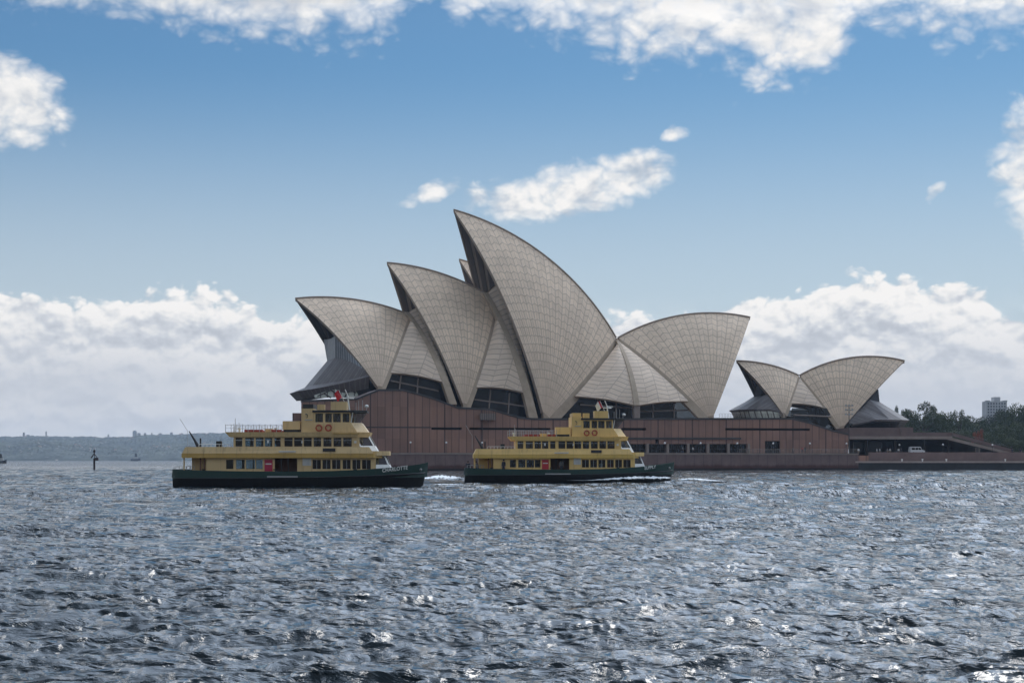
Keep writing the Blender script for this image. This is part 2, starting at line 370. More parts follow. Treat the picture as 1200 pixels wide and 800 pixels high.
def sphere_c(P, Rr, Fo, r):
    a = P - Fo; b_ = Rr - Fo; c = np.cross(a, b_)
    cc = Fo + (np.cross(c, a) * (b_ @ b_) + np.cross(b_, c) * (a @ a)) / (2 * (c @ c))
    rc = np.linalg.norm(cc - Fo); n = c / np.linalg.norm(c); h = math.sqrt(max(r * r - rc * rc, 0))
    c1 = cc + n * h; c2 = cc - n * h
    return c1 if c1[2] < c2[2] else c2
def slerp(c, a, b_, t_):
    u = a - c; v = b_ - c; om = math.acos(np.clip(u @ v / np.linalg.norm(u) / np.linalg.norm(v), -1, 1))
    return c + (math.sin((1 - t_) * om) * u + math.sin(t_ * om) * v) / math.sin(om)

class Shell:
    def __init__(s, ax, P, Rr, Fo, w_, r, rib=3.4):
        s.ax = ax; s.r = r
        s.P = ax.un(*P, 0) if len(P) == 2 else np.array(P, float); s.R = ax.un(*Rr, 0) if len(Rr) == 2 else np.array(Rr, float)
        s.F = ax.un(*Fo, w_) if len(Fo) == 2 else np.array(Fo, float)
        s.c = sphere_c(s.P, s.R, s.F, r)
        rc = math.sqrt(r * r - s.c[1] ** 2)
        a0 = math.atan2(s.P[2] - s.c[2], s.P[0] - s.c[0]); a1 = math.atan2(s.R[2] - s.c[2], s.R[0] - s.c[0])
        s.L = abs(a1 - a0) * rc; s.n = max(6, round(s.L / rib)); s.k = 3
        s.ridge = [np.array([s.c[0] + rc * math.cos(a), 0, s.c[2] + rc * math.sin(a)]) for a in np.linspace(a0, a1, s.n * s.k + 1)]
    def rim(s, t_): return slerp(s.c, s.P, s.F, t_)
    def back(s, t_): return slerp(s.c, s.R, s.F, t_)
    def mesh(s, name, parent, org, label=None, thick=1.1, foot=0.965):
        NV = 40; mb = MB()
        for side in (1, -1):
            Po, Pi, UV, W = [], [], [], []
            for i, rp in enumerate(s.ridge):
                ro, ri, uvr, wr = [], [], [], []
                for j in range(NV + 1):
                    q = slerp(s.c, rp, s.F, j / NV * foot); nrm = (q - s.c) / np.linalg.norm(q - s.c)
                    th = thick * (.55 + .45 * j / NV); qi = q - nrm * th
                    if j == 0: qi = np.array([rp[0], 0.0, rp[2] - th])
                    dist = np.linalg.norm(q - s.F)
                    ro.append(s.ax.W(q[0], q[1] * side, q[2])); ri.append(s.ax.W(qi[0], qi[1] * side, qi[2]))
                    uvr.append((i / s.k, dist)); q2 = slerp(s.c, s.ridge[min(i + 1, len(s.ridge) - 1) if i < len(s.ridge) - 1 else i - 1], s.F, j / NV * foot)
                    wr.append((float(np.linalg.norm(q2 - q)) * s.k, 0))
                Po.append(ro); Pi.append(ri); UV.append(uvr); W.append(wr)
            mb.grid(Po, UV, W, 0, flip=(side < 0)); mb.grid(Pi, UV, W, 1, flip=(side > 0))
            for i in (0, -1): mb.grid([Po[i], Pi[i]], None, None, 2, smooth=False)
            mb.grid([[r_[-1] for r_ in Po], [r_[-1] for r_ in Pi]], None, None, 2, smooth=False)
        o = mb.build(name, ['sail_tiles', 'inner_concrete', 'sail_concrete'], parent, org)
        if label: o['label'] = label
        # ridge cap
        rb = MB(); rb.tube([s.ax.W(q[0], 0, q[2] + .05) for q in s.ridge], .28, 6); rb.build('ridge_cap', 'sail_concrete', o, org)
        # the beige rib that closes the rear edge, both sides
        for side in (1, -1):
            bb = MB(); rows = [[], [], [], []]; N = 26
            sg = 1 if s.R[0] > s.P[0] else -1
            for j in range(N + 1):
                tt = .03 + j / N * .95
                q = s.back(tt); q2 = s.back(min(tt + .01, 1)) if tt < .99 else s.back(tt - .01)
                tg = (q2 - q) * (1 if tt < .99 else -1); tg /= np.linalg.norm(tg); nr = (q - s.c) / np.linalg.norm(q - s.c)
                ac = np.cross(tg, nr)
                if ac[0] * sg < 0: ac = -ac
                wd = s.edge_w * min(1, .25 + tt * 2.2) ; dp = 1.2
                pts = [q + nr * .12, q + nr * .05 + ac * wd, q - nr * dp + ac * wd, q - nr * dp]
                for a_i, p in enumerate(pts): rows[a_i].append(s.ax.W(p[0], max(p[1], 0.0) * side, p[2]))
            rows.append(rows[0]); bb.grid(rows, None, None, 0, smooth=False)
            bb.build('edge_rib', 'edge_concrete', o, org)
        # pedestals
        for side in (1, -1):
            F1 = slerp(s.c, s.ridge[0], s.F, foot); F2 = slerp(s.c, s.ridge[-1], s.F, foot)
            pb = MB(); lo, hi = [], []
            zb = s.F[2] - 2.2
            for (q, dv) in ((F1, .3), (F2, .3), (F2, -1.8), (F1, -1.8)):
                sg2 = -1 if q is F1 else 1
                hi.append(s.ax.W(q[0], (q[1] + dv) * side, q[2] + .3)); lo.append(s.ax.W(q[0], (q[1] + dv) * side, zb))
            pb.hull8(lo, hi); pb.build('pedestal', 'edge_concrete', o, org)
        return o

# ------------------------------------------------------------------ the opera house
OH = A.W(20, 0, 4.1); oh = empty('opera_house', OH, 0, 'white tiled sail roofed hall on a brown granite podium beside the harbour', 'opera house')
Org = np.array(OH)
def part(mb, name, mats, parent=None, label=None):
    o = mb.build(name, mats, parent if parent else oh, Org)
    if label: o['label'] = label
    return o
sh = {
 's1': Shell(A, (346, 350), (480, 369), (446, 458), 20, 75),
 's2': Shell(A, (453.5, 308), (582, 352), (545, 480), 20, 88),
 's3': Shell(A, (531.5, 246), (722, 396), (639, 494), 20, 108),
 's4': Shell(A, (879, 372), (724, 396), (834, 493), 20, 75),
 'b1': Shell(B, (863, 423), (936, 440), (919, 487), 10.5, 55, 2.3),
 'b2': Shell(B, (1060, 423), (937, 440), (986, 503), 10.5, 62, 2.3)}
for k, wd in (('s1', 1.0), ('s2', 1.2), ('s3', 2.4), ('s4', 2.2), ('b1', .8), ('b2', 1.1)): sh[k].edge_w = wd
labs = {'s1': 'lowest northern sail pointing left', 's2': 'middle sail pointing left', 's3': 'tallest sail pointing left', 's4': 'large sail pointing right', 'b1': 'small restaurant sail pointing left', 'b2': 'small restaurant sail pointing right'}
SO = {}
for k, s_ in sh.items(): SO[k] = s_.mesh('sail_shell', oh, Org, labs[k])
# theatre behind: same family of sails, smaller, on its own parallel axis
pk = A.un(538, 304, -60)
k_ = .84; tp = sh['s3'].P
def moved(p, sc_=k_): return np.array([pk[0] + (p[0] - tp[0]) * sc_, p[1] * sc_, pk[2] + (p[2] - tp[2]) * sc_])
C_ax = Axis(532, 447, 14.5); C_ax.o = A.o + A.n * (-60)
for k in ('s2', 's3', 's4'):
    s_ = sh[k]; q = Shell(C_ax, tuple(moved(s_.P)), tuple(moved(s_.R)), tuple(moved(s_.F)), 0, s_.r * k_)
    q.edge_w = s_.edge_w * k_; q.mesh('sail_shell', oh, Org, 'sail of the rear theatre behind the main hall')

# side shells
def side_patch(ax, apex, L, Rr, bulge, name='side_shell', rows=18, cols=14, label=None, thick=.7):
    """apex: 3D; L,R: functions t->3D (t 0..1 from the apex down). Both sides of the hall."""
    for side in (1, -1):
        P, UV, W, Q = [], [], [], []
        for i in range(cols + 1):
            s_ = i / cols; row, uvr, wr, qr = [], [], [], []
            for j in range(rows + 1):
                t_ = j / rows; a = L(t_); b_ = Rr(t_); p = a + (b_ - a) * s_; wdt = np.linalg.norm(b_ - a)
                k = math.sin(math.pi * s_) * math.sin(math.pi * min(t_ * .6 + .1, 1)) * bulge
                p = p + np.array([0, .8, .6]) * k
                row.append(ax.W(p[0], p[1] * side, p[2])); uvr.append((s_ * wdt / 7.0, t_ * np.linalg.norm(L(1) - L(0)))); wr.append((7.0, 0))
                p = p + np.array([0, -.8, -.5]) * thick; qr.append(ax.W(p[0], p[1] * side, p[2]))
            P.append(row); UV.append(uvr); W.append(wr); Q.append(qr)
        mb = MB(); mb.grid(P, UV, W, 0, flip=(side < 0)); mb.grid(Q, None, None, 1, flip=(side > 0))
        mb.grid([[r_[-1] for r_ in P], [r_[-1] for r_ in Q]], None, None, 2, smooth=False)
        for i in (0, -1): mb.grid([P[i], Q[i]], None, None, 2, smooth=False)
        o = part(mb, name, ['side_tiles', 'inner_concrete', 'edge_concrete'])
        if label: o['label'] = label
def arcs(p, q, bow=(0, 0, 0)):
    p = np.array(p, float); q = np.array(q, float); bw = np.array(bow, float)
    return lambda t_: p + (q - p) * t_ + bw * 4 * t_ * (1 - t_)
def beam(ax, f, w0, w1, dep, name='edge_rib', mat='edge_concrete', N=16, sides=(1, -1), lat=(1, 0, 0)):
    for side in sides:
        rows = [[], [], [], []]
        for j in range(N + 1):
            t_ = j / N; p = f(t_); wd = (w0 + (w1 - w0) * t_) / 2; la = np.array(lat, float)
            for i, q in enumerate((p - la * wd + (0, .25, .1), p + la * wd + (0, .25, .1), p + la * wd - (0, dep, .3), p - la * wd - (0, dep, .3))):
                rows[i].append(ax.W(q[0], q[1] * side, q[2]))
        mb = MB(); mb.grid(rows + [rows[0]], None, None, 0, smooth=False)
        mb.face([r_[0] for r_ in rows]); mb.face([r_[-1] for r_ in rows]); part(mb, name, mat)
def glass_bay(ax, poly, v_, name='glass_wall', bars=None):
    """dark recessed glazing under the side shells: poly = image bearings on the plane v_"""
    for side in (1, -1):
        mb = MB(); pts = [ax.un(px, py, v_) for px, py in poly]
        mb.face([ax.W(p[0], p[1] * side, p[2]) for p in pts], [(p[0], p[2]) for p in pts])
        g = part(mb, name, 'dark_glass')
        bm_ = MB()
        x0 = min(p[0] for p in pts); x1 = max(p[0] for p in pts); z0 = min(p[2] for p in pts); zt = max(p[2] for p in pts)
        for (a, b_) in (bars or []):
            p = ax.un(*a, v_ + .25); q = ax.un(*b_, v_ + .25); bm_.tube([ax.W(p[0], p[1] * side, p[2]), ax.W(q[0], q[1] * side, q[2])], .22, 5)
        if bars: bm_.build('glazing_bar', 'tan_concrete', g, Org)
def shell_back(s_, top): return lambda t_: s_.back(top + t_ * (1 - top))
# between sail 1 and 2
ap = A.un(477, 366, 1.5); lf = A.un(531, 474, 20.5)
def lseg(s_, t0, t1, dx=0.0): return lambda t_: s_.back(t0 + (t1 - t0) * t_) + np.array([dx, 0, 0])
def legs(ap, foot_, bow): return arcs(ap, foot_, bow)
r1 = arcs(ap, lf, (.2, 2.6, 1.0))
cut1 = .80
side_patch(A, ap, lseg(sh['s1'], .02, .80, .6), lambda t_: r1(t_ * cut1), 1.0, label='side shell between the two left sails')
beam(A, r1, 1.0, 1.9, 1.6)
r1b = arcs(A.un(487, 361, 1.0), A.un(535, 476, 19.0), (.2, 2.4, 1.0))
side_patch(A, ap, lambda t_: r1(t_) + np.array([.6, -.3, 0]), lambda t_: r1b(t_), .2, cols=5, label='narrow side shell under the rim of the middle sail')
# between sail 2 and 3
ap = A.un(569, 343, 1.5); lf = A.un(625, 490, 20.5); r2 = arcs(ap, lf, (.3, 2.6, 1.2))
side_patch(A, ap, lseg(sh['s2'], .02, .82, .7), lambda t_: r2(t_ * .83), 1.2, label='side shell between the middle and tallest sails')
beam(A, r2, 1.1, 2.3, 1.8)
r2b = arcs(A.un(582, 334, 1.0), A.un(630, 492, 18.5), (.3, 2.4, 1.0))
side_patch(A, ap, lambda t_: r2(t_) + np.array([.7, -.3, 0]), lambda t_: r2b(t_), .2, cols=5, label='narrow side shell under the rim of the tallest sail')
# middle pair between the back to back sails
ap = A.un(723, 399, .8); mid = A.un(746, 475, 22.0); rm = arcs(ap, mid, (0, 2.0, 1.0))
side_patch(A, ap, lseg(sh['s3'], .03, .72, 1.4), rm, .8, label='left half of the middle side shell')
side_patch(A, ap, rm, lseg(sh['s4'], .03, .80, -1.2), .8, label='right half of the middle side shell')
beam(A, rm, .7, 1.5, 1.2)
pm = A.un(746.5, 475, 21.5)
beam(A, arcs(pm, (pm[0], pm[1], 11.0)), 1.5, 1.5, 1.5, name='pillar', mat='tan_concrete', N=2)
# restaurant
ap = B.un(937, 441, .5); l_ = lseg(sh['b1'], .03, .72, .4); rr_ = lseg(sh['b2'], .05, .62, -.6)
side_patch(B, ap, l_, rr_, .6, label='side shell between the restaurant sails')
# glazing under the shells
glass_bay(A, [(455, 437), (512, 445), (532, 478), (440, 478)], 15.5, bars=[((458, 446), (514, 458)), ((470, 440), (466, 470)), ((490, 443), (488, 474))])
glass_bay(A, [(554, 452), (614, 460), (628, 494), (540, 494)], 15.5, bars=[((556, 468), (616, 476)), ((575, 456), (572, 488)), ((597, 460), (595, 492))])
glass_bay(A, [(688, 455), (745, 473), (745, 496), (645, 496)], 14.5, bars=[((680, 474), (742, 478)), ((700, 462), (700, 490)), ((722, 468), (722, 490))])
glass_bay(A, [(745, 473), (808, 464), (830, 496), (745, 496)], 14.5, bars=[((750, 482), (815, 480)), ((765, 472), (765, 490)), ((790, 470), (790, 490))])
glass_bay(B, [(928, 478), (969, 478), (984, 505), (924, 505)], 8.5, bars=[((930, 486), (974, 488))])
# dark hall volumes inside the sails (what one sees deep in the mouths)
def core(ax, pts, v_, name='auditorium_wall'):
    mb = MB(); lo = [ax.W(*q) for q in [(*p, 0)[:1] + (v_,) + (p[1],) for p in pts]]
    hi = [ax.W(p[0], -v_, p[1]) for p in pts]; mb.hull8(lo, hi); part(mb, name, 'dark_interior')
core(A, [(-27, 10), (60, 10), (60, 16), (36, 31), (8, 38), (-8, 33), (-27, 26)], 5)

# ---- glazed foyer in the mouth of the first sail
s1 = sh['s1']; u1 = A.un(388, 421, 0)[0]
rimpt = lambda t_: s1.rim(t_) + np.array([.5, -.4, -.3])
def foyer(ax, wall_top, wall_bot, lip1, lip2, base, mats=('foyer_glass', 'foyer_roof', 'foyer_roof'), lab=None):
    """rows of points (near half, centre first); mirrored to the far side"""
    for (ra, rb, mt, nm) in ((wall_top, wall_bot, mats[0], 'foyer_glass_wall'), (wall_bot, lip1, mats[1], 'foyer_glass_roof'), (lip1, lip2, mats[1], 'foyer_roof_lip'), (lip2, base, mats[2], 'foyer_soffit')):
        if ra is None: continue
        mb = MB()
        for side in (1, -1):
            d = 0.0; P0, P1, U0, U1 = [], [], [], []
            for i in range(len(ra)):
                if i: d += max(.5 * np.linalg.norm(np.array(ra[i]) - np.array(ra[i - 1])) + .5 * np.linalg.norm(np.array(rb[i]) - np.array(rb[i - 1])), .3)
                P0.append(ax.W(ra[i][0], ra[i][1] * side, ra[i][2])); P1.append(ax.W(rb[i][0], rb[i][1] * side, rb[i][2])); U0.append((d, 0)); U1.append((d, 5))
            mb.grid([P0, P1], [U0, U1], None, 0, smooth=False)
        part(mb, nm, mt)
def lerp3(a, b_, n): return [np.array(a, float) + (np.array(b_, float) - np.array(a, float)) * i / n for i in range(n + 1)]
rt = [rimpt(t_) for t_ in (.44, .52, .60, .68, .76, .84)]
top = [np.array([u1, 0, rt[0][2] - .5]), np.array([u1, rt[0][1] * .6, rt[0][2] - .3])] + rt
e1 = rimpt(.84); zb = A.un(388, 421, 0)[2]
def curve_row(c0, vn, e_, n=6, bow=.35):
    c0 = np.array(c0, float); k = np.array([c0[0] + (0 if True else 0), vn, c0[2]]); outp = [c0, np.array([c0[0], vn * .6, c0[2]])]
    for i in range(n):
        t_ = i / (n - 1); q = (1 - t_) ** 2 * k + 2 * t_ * (1 - t_) * np.array([c0[0] + (e_[0] - c0[0]) * .45, max(vn, e_[1]) + .5, c0[2] + (e_[2] - c0[2]) * .25]) + t_ * t_ * e_
        outp.append(q)
    return outp
row1 = curve_row((u1, 0, zb), 7, e1)
t2 = A.un(364, 452, 4); row2 = curve_row((t2[0], 0, t2[2]), 7.5, e1 + np.array([0, .2, -.3]))
t3 = A.un(346, 459, 4); row3 = curve_row((t3[0], 0, t3[2]), 8, e1 + np.array([0, .6, -.6]))
t4 = A.un(354, 468, 4); e4 = A.un(432, 455, 16); row4 = curve_row((t4[0], 0, t4[2]), 7, e4)
foyer(A, top, row1, row2, row3, row4)
# pale braced glazing under the foyer lip
gp = [(368, 463), (412, 449), (421, 465), (369, 466)]
mb = MB(); pts = [A.un(px, py, 15.0) for px, py in gp]; mb.face([A.W(*p) for p in pts], [(p[0], p[2]) for p in pts]); part(mb, 'foyer_window', 'foyer_white')
mb = MB()
for a_, b_ in (((372, 464), (392, 455)), ((380, 461), (388, 466)), ((388, 457), (402, 466)), ((402, 453), (396, 466)), ((402, 453), (417, 460)), ((411, 449), (404, 466))):
    mb.tube([A.W(*A.un(*a_, 15.3)), A.W(*A.un(*b_, 15.3))], .16, 5)
part(mb, 'bracing', 'bronze_frame')
# dark recess between pedestal and foyer
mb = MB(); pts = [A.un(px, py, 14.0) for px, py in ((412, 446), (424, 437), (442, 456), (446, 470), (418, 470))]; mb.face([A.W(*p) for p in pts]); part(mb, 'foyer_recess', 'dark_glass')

# ---- restaurant foyers
b1 = sh['b1']; rb_ = [b1.rim(t_) + np.array([.4, -.3, -.2]) for t_ in (.62, .72, .82, .92)]
u0 = B.un(888, 464, 0)
def simple_roof(ax, ridge_pt, ev, near_end, name, mt='foyer_roof'):
    pass
rowA = [np.array([u0[0], 0, u0[2]]), np.array([u0[0], 4, u0[2] - .1]), rb_[0], rb_[1], rb_[2], rb_[3]]
lp = B.un(863, 480, 4); le = B.un(910, 481, 9.5)
rowB = [np.array([lp[0], 0, lp[2]]), np.array([lp[0], 5, lp[2]]), np.array([lp[0] + 1.5, 8, lp[2]]), np.array([lp[0] + 4, 9.6, lp[2]]), np.array([lp[0] + 7.5, 9.8, lp[2]]), le]
rowC = [p + np.array([.6, -.4, -.5]) for p in rowB]; rowD = [p + np.array([1.6, -1.2, -3.2]) for p in rowB]
top_b = [np.array([u0[0], 0, rb_[0][2] + 2.5]), np.array([u0[0], 3.6, rb_[0][2] + 2])] + rb_
foyer(B, top_b, rowA, rowB, rowC, rowD, mats=('dark_interior', 'foyer_roof', 'foyer_white'))
b2 = sh['b2']; rc_ = [b2.rim(t_) + np.array([-.4, -.3, -.2]) for t_ in (.46, .56, .66, .78, .9)]
u0 = B.un(1024, 471, 0)
rowA = [np.array([u0[0], 0, u0[2]]), np.array([u0[0], 5, u0[2] - .1]), rc_[1] + (0, 0, -1), rc_[2] + (0, 0, -1), rc_[3], rc_[4]]
lp = B.un(1060, 492.5, 4); le = B.un(1000, 497, 10.5)
rowB = [np.array([lp[0], 0, lp[2]]), np.array([lp[0], 8, lp[2]]), np.array([lp[0] - 3, 11, lp[2]]), np.array([lp[0] - 7, 12.5, lp[2]]), np.array([lp[0] - 11, 12.5, lp[2]]), le]
rowC = [p + np.array([-.5, -.4, -.5]) for p in rowB]; rowD = [p + np.array([-2.2, -1.5, -3.4]) for p in rowB]
top_b = [np.array([u0[0], 0, rc_[0][2]]), np.array([u0[0], 4, rc_[0][2]])] + rc_[:4]
foyer(B, [*top_b], rowA, rowB, rowC, rowD, mats=('dark_interior', 'foyer_roof', 'dark_glass'))

# ------------------------------------------------------------------ podium
PV, SV = 30.0, 43.0          # podium face and seawall face, metres toward the camera from the hall axis
ZP = CAMH + 7 / 2000 * 412   # promenade level
def wall_holes(mb, W, x0, x1, zb, topf, holes, depth=1.6, xs=(), mi=0, mdark=1, uvo=0.0):
    """W(x, off, z)->world (off>0 = inward). holes = (xa, xb, za, zb)"""
    X = sorted(set([x0, x1] + [h for a in holes for h in a[:2] if x0 < h < x1] + [x for x in xs if x0 < x < x1]))
    for xa, xb in zip(X[:-1], X[1:]):
        hs = sorted([h for h in holes if h[0] <= xa + 1e-6 and h[1] >= xb - 1e-6], key=lambda h: h[2])
        z = zb
        for h in hs + [None]:
            if h is None: za_, zb_ = topf(xa), topf(xb)
            else: za_ = zb_ = h[2]
            if za_ > z + 1e-4: mb.face([W(xa, 0, z), W(xb, 0, z), W(xb, 0, zb_), W(xa, 0, za_)], [(xa, z), (xb, z), (xb, zb_), (xa, za_)], mi)
            if h: z = h[3]
    for (xa, xb, za, zc) in holes:
        for q in ([(xa, 0, za), (xa, depth, za), (xa, depth, zc), (xa, 0, zc)], [(xb, 0, za), (xb, depth, za), (xb, depth, zc), (xb, 0, zc)], [(xa, 0, za), (xb, 0, za), (xb, depth, za), (xa, depth, za)], [(xa, 0, zc), (xb, 0, zc), (xb, depth, zc), (xa, depth, zc)]):
            mb.face([W(*p) for p in q], None, mi)
        if mdark is not None: mb.face([W(*p) for p in [(xa, depth, za), (xb, depth, za), (xb, depth, zc), (xa, depth, zc)]], None, mdark)
def pu_(px, py, v_=PV): return A.un(px, py, v_)
topline = [(353, 469), (418, 466.5), (444, 456), (472, 456), (505, 465), (537, 477), (574, 478.5), (609, 488.5), (626, 490), (670, 490), (928, 489.5), (950, 495), (975, 503.5), (994, 508)]
tp_ = [pu_(*p) for p in topline]; TX = [p[0] for p in tp_]; TZ = [p[2] for p in tp_]
topf = lambda x: float(np.interp(x, TX, TZ))
holes = []
def hole(px0, px1, py0, py1): a = pu_(px0, py1); b_ = pu_(px1, py0); c_ = pu_((px0 + px1) / 2, py0); d_ = pu_((px0 + px1) / 2, py1); holes.append((a[0], b_[0], d_[2], c_[2]))
for h in ((505.5, 541, 500.6, 503.4), (550, 645, 501, 503.6), (656, 700, 501, 503.6), (728, 757, 501.2, 504), (850, 949, 501.6, 504.2), (768, 772, 512.5, 519.4), (896.5, 914, 516.5, 530.6)): hole(*h)
cols_ = [(640, 662), (664, 686), (688, 710), (712, 733.5), (735.5, 757), (759.5, 780.5), (783.5, 804.5), (807.5, 827.5), (831, 851.5), (855, 875)]
for c0, c1 in cols_: hole(c0, c1, 520, 530.4)
PW = lambda x, off, z: A.W(x, PV - off, z)
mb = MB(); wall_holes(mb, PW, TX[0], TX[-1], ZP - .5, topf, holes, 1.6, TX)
# end walls, far wall and terrace on top
NB = -95.0
TL = A.un(357, 469, NB)[0]
N_ = len(TX)
for i in range(N_ - 1):
    if TZ[i] < TZ[i + 1] - .2 or True:
        mb.face([A.W(TX[i], PV, TZ[i]), A.W(TX[i + 1], PV, TZ[i + 1]), A.W(max(TX[i + 1], TL), NB, TZ[i + 1]), A.W(max(TX[i], TL), NB, TZ[i])], [(TX[i], 0), (TX[i + 1], 0), (TX[i + 1], 90), (TX[i], 90)], 2)
mb.face([A.W(TX[0], PV, ZP - .5), A.W(TL, NB, ZP - .5), A.W(TL, NB, TZ[0]), A.W(TX[0], PV, TZ[0])], [(0, ZP), (90, ZP), (90, TZ[0]), (0, TZ[0])], 0)
mb.face([A.W(TX[-1], PV, ZP - .5), A.W(TX[-1], NB, ZP - .5), A.W(TX[-1], NB, TZ[-1]), A.W(TX[-1], PV, TZ[-1])], [(0, ZP), (90, ZP), (90, TZ[-1]), (0, TZ[-1])], 0)
mb.face([A.W(TL, NB, ZP - .5), A.W(TX[-1], NB, ZP - .5), A.W(TX[-1], NB, TZ[-1]), A.W(TL, NB, TZ[0])], [(0, ZP), (190, ZP), (190, 12), (0, 12)], 0)
pod = part(mb, 'podium', ['podium_panels', 'dark_interior', 'paving'])
# coping along the top, joints, ledge
def strip(mb, pts, h, dep, proud):
    for (x0, z0), (x1, z1) in zip(pts[:-1], pts[1:]):
        lo = [A.W(x0, PV + proud, z0 - h), A.W(x1, PV + proud, z1 - h), A.W(x1, PV - dep, z1 - h), A.W(x0, PV - dep, z0 - h)]
        hi = [A.W(x0, PV + proud, z0 + .06), A.W(x1, PV + proud, z1 + .06), A.W(x1, PV - dep, z1 + .06), A.W(x0, PV - dep, z0 + .06)]
        mb.hull8(lo, hi)
mb = MB(); strip(mb, list(zip(TX, TZ)), .42, .9, .14); part(mb, 'coping', 'bronze_frame', pod)
mb = MB(); j0 = pu_(418, 500); j1 = pu_(505, 500.3); strip(mb, [(j0[0], j0[2]), (j1[0], j1[2])], .22, .1, .05)
part(mb, 'joint', 'bronze_frame', pod); mb = MB(); j0 = pu_(690, 512.7); j1 = pu_(868, 512.8); strip(mb, [(j0[0], j0[2]), (j1[0], j1[2])], .42, .1, .35); part(mb, 'ledge', 'bronze_frame', pod)
for i_, px in enumerate([687, 711, 734.5, 758.3, 782, 806, 829.3, 853, 877]):
    mb = MB(); a = pu_(px, 520); z0 = ZP; z1 = pu_(px, 519.6)[2]
    mb.hull8([A.W(a[0] + dx_, PV + dv_, z0) for dx_, dv_ in ((-.3, .5), (.3, .5), (.3, -.4), (-.3, -.4))], [A.W(a[0] + dx_, PV + dv_, z1) for dx_, dv_ in ((-.3, .5), (.3, .5), (.3, -.4), (-.3, -.4))]); part(mb, 'pillar', 'tan_concrete', pod)
for (xa, xb, za, zc) in holes[-len(cols_):] + [holes[6]]:
    mb = MB(); mb.face([A.W(xa, PV - .7, za), A.W(xb, PV - .7, za), A.W(xb, PV - .7, zc), A.W(xa, PV - .7, zc)]); wn_ = part(mb, 'window', 'dark_glass', pod)
    mb = MB(); n3 = 4
    for i in range(1, n3): mb.tube([A.W(xa + (xb - xa) * i / n3, PV - .65, za), A.W(xa + (xb - xa) * i / n3, PV - .65, zc)], .06, 4)
    mb.tube([A.W(xa, PV - .65, za + 1.0), A.W(xb, PV - .65, za + 1.0)], .05, 4); part(mb, 'glazing_bar', 'bronze_frame', pod)
# balcony box on the podium face
mb = MB(); a = pu_(562, 492); b_ = pu_(579, 484.5)
mb.hull8([A.W(a[0], PV + 1.4, a[2]), A.W(b_[0], PV + 1.4, a[2]), A.W(b_[0], PV - .2, a[2]), A.W(a[0], PV - .2, a[2])], [A.W(a[0], PV + 1.4, b_[2]), A.W(b_[0], PV + 1.4, b_[2]), A.W(b_[0], PV - .2, b_[2]), A.W(a[0], PV - .2, b_[2])])
bal = part(mb, 'balcony', 'tan_concrete', pod)
mb = MB()
for i in range(9): x = a[0] + (b_[0] - a[0]) * i / 8; mb.tube([A.W(x, PV + 1.45, a[2]), A.W(x, PV + 1.45, b_[2] + .9)], .06, 4)
mb.tube([A.W(a[0], PV + 1.45, b_[2] + .9), A.W(b_[0], PV + 1.45, b_[2] + .9)], .06, 4); part(mb, 'balcony_rail', 'bronze_frame', pod)
# low steps at the northern end
mb = MB(); q0 = pu_(341.5, 484, 26); q1 = pu_(356, 484, 26)
mb.hull8([A.W(q0[0], 28, ZP - .5), A.W(q1[0] + 3, 28, ZP - .5), A.W(q1[0] + 3, 0, ZP - .5), A.W(q0[0] + 4, 0, ZP - .5)], [A.W(q0[0], 28, q0[2]), A.W(q1[0] + 3, 28, q0[2]), A.W(q1[0] + 3, 0, q0[2]), A.W(q0[0] + 4, 0, q0[2])]); part(mb, 'lower_terrace', 'podium_panels', pod)
# terrace rail on the podium top right of the big sail
mb = MB(); r0 = A.un(842, 489, PV - 2)[0]; r1_ = A.un(930, 489, PV - 2)[0]
zt = topf(r0) + .05
nn = 26
for i in range(nn + 1): x = r0 + (r1_ - r0) * i / nn; mb.tube([A.W(x, PV - 1.5, zt - .2), A.W(x, PV - 1.5, zt + 1.1)], .035, 4)
for hh in (.55, 1.1): mb.tube([A.W(r0, PV - 1.5, zt + hh), A.W(r1_, PV - 1.5, zt + hh)], .03, 4)
part(mb, 'terrace_rail', 'bronze_frame')

# ------------------------------------------------------------------ promenade, seawall
sx0 = A.un(318, 540, SV)[0]; sx1 = A.un(1006, 540, SV)[0]
mb = MB(); S0 = A.W(sx0, SV, 0)
def swall(a, b_, uo=0):
    L = (b_ - a).length; mb.face([(a.x, a.y, -2.5), (b_.x, b_.y, -2.5), (b_.x, b_.y, ZP), (a.x, a.y, ZP)], [(uo, -2.5), (uo + L, -2.5), (uo + L, ZP), (uo, ZP)])
c0, c1, c2, c3 = A.W(sx0, SV, 0), A.W(sx1, SV, 0), A.W(sx1, -110, 0), A.W(A.un(322, 540, -110)[0], -110, 0)
swall(c0, c1); swall(c1, c2, 300); swall(c3, c0, 500); swall(c2, c3, 700)
mb.box(-.0, .0, 0, 0, 0, 0) if False else None
sw = mb.build('seawall', ['seawall_stone'], None, S0); tag(sw, 'brown stone seawall with a dark tide line below the promenade', 'wall')
mb = MB(); d_ = .004
mb.face([(c.x, c.y, ZP + d_) for c in (c0, c1, c2, c3)], [(0, 0), (10, 0), (10, 10), (0, 10)])
pr = mb.build('promenade', 'paving'); tag(pr, kind='structure')
mb = MB()
for x0_, x1_ in ((sx0, sx1),):
    mb.hull8([A.W(x0_, SV + .12, ZP - .3), A.W(x1_, SV + .12, ZP - .3), A.W(x1_, SV - .5, ZP - .3), A.W(x0_, SV - .5, ZP - .3)], [A.W(x0_, SV + .12, ZP + .1), A.W(x1_, SV + .12, ZP + .1), A.W(x1_, SV - .5, ZP + .1), A.W(x0_, SV - .5, ZP + .1)])
cp = mb.build('coping', 'tan_concrete', sw, S0)
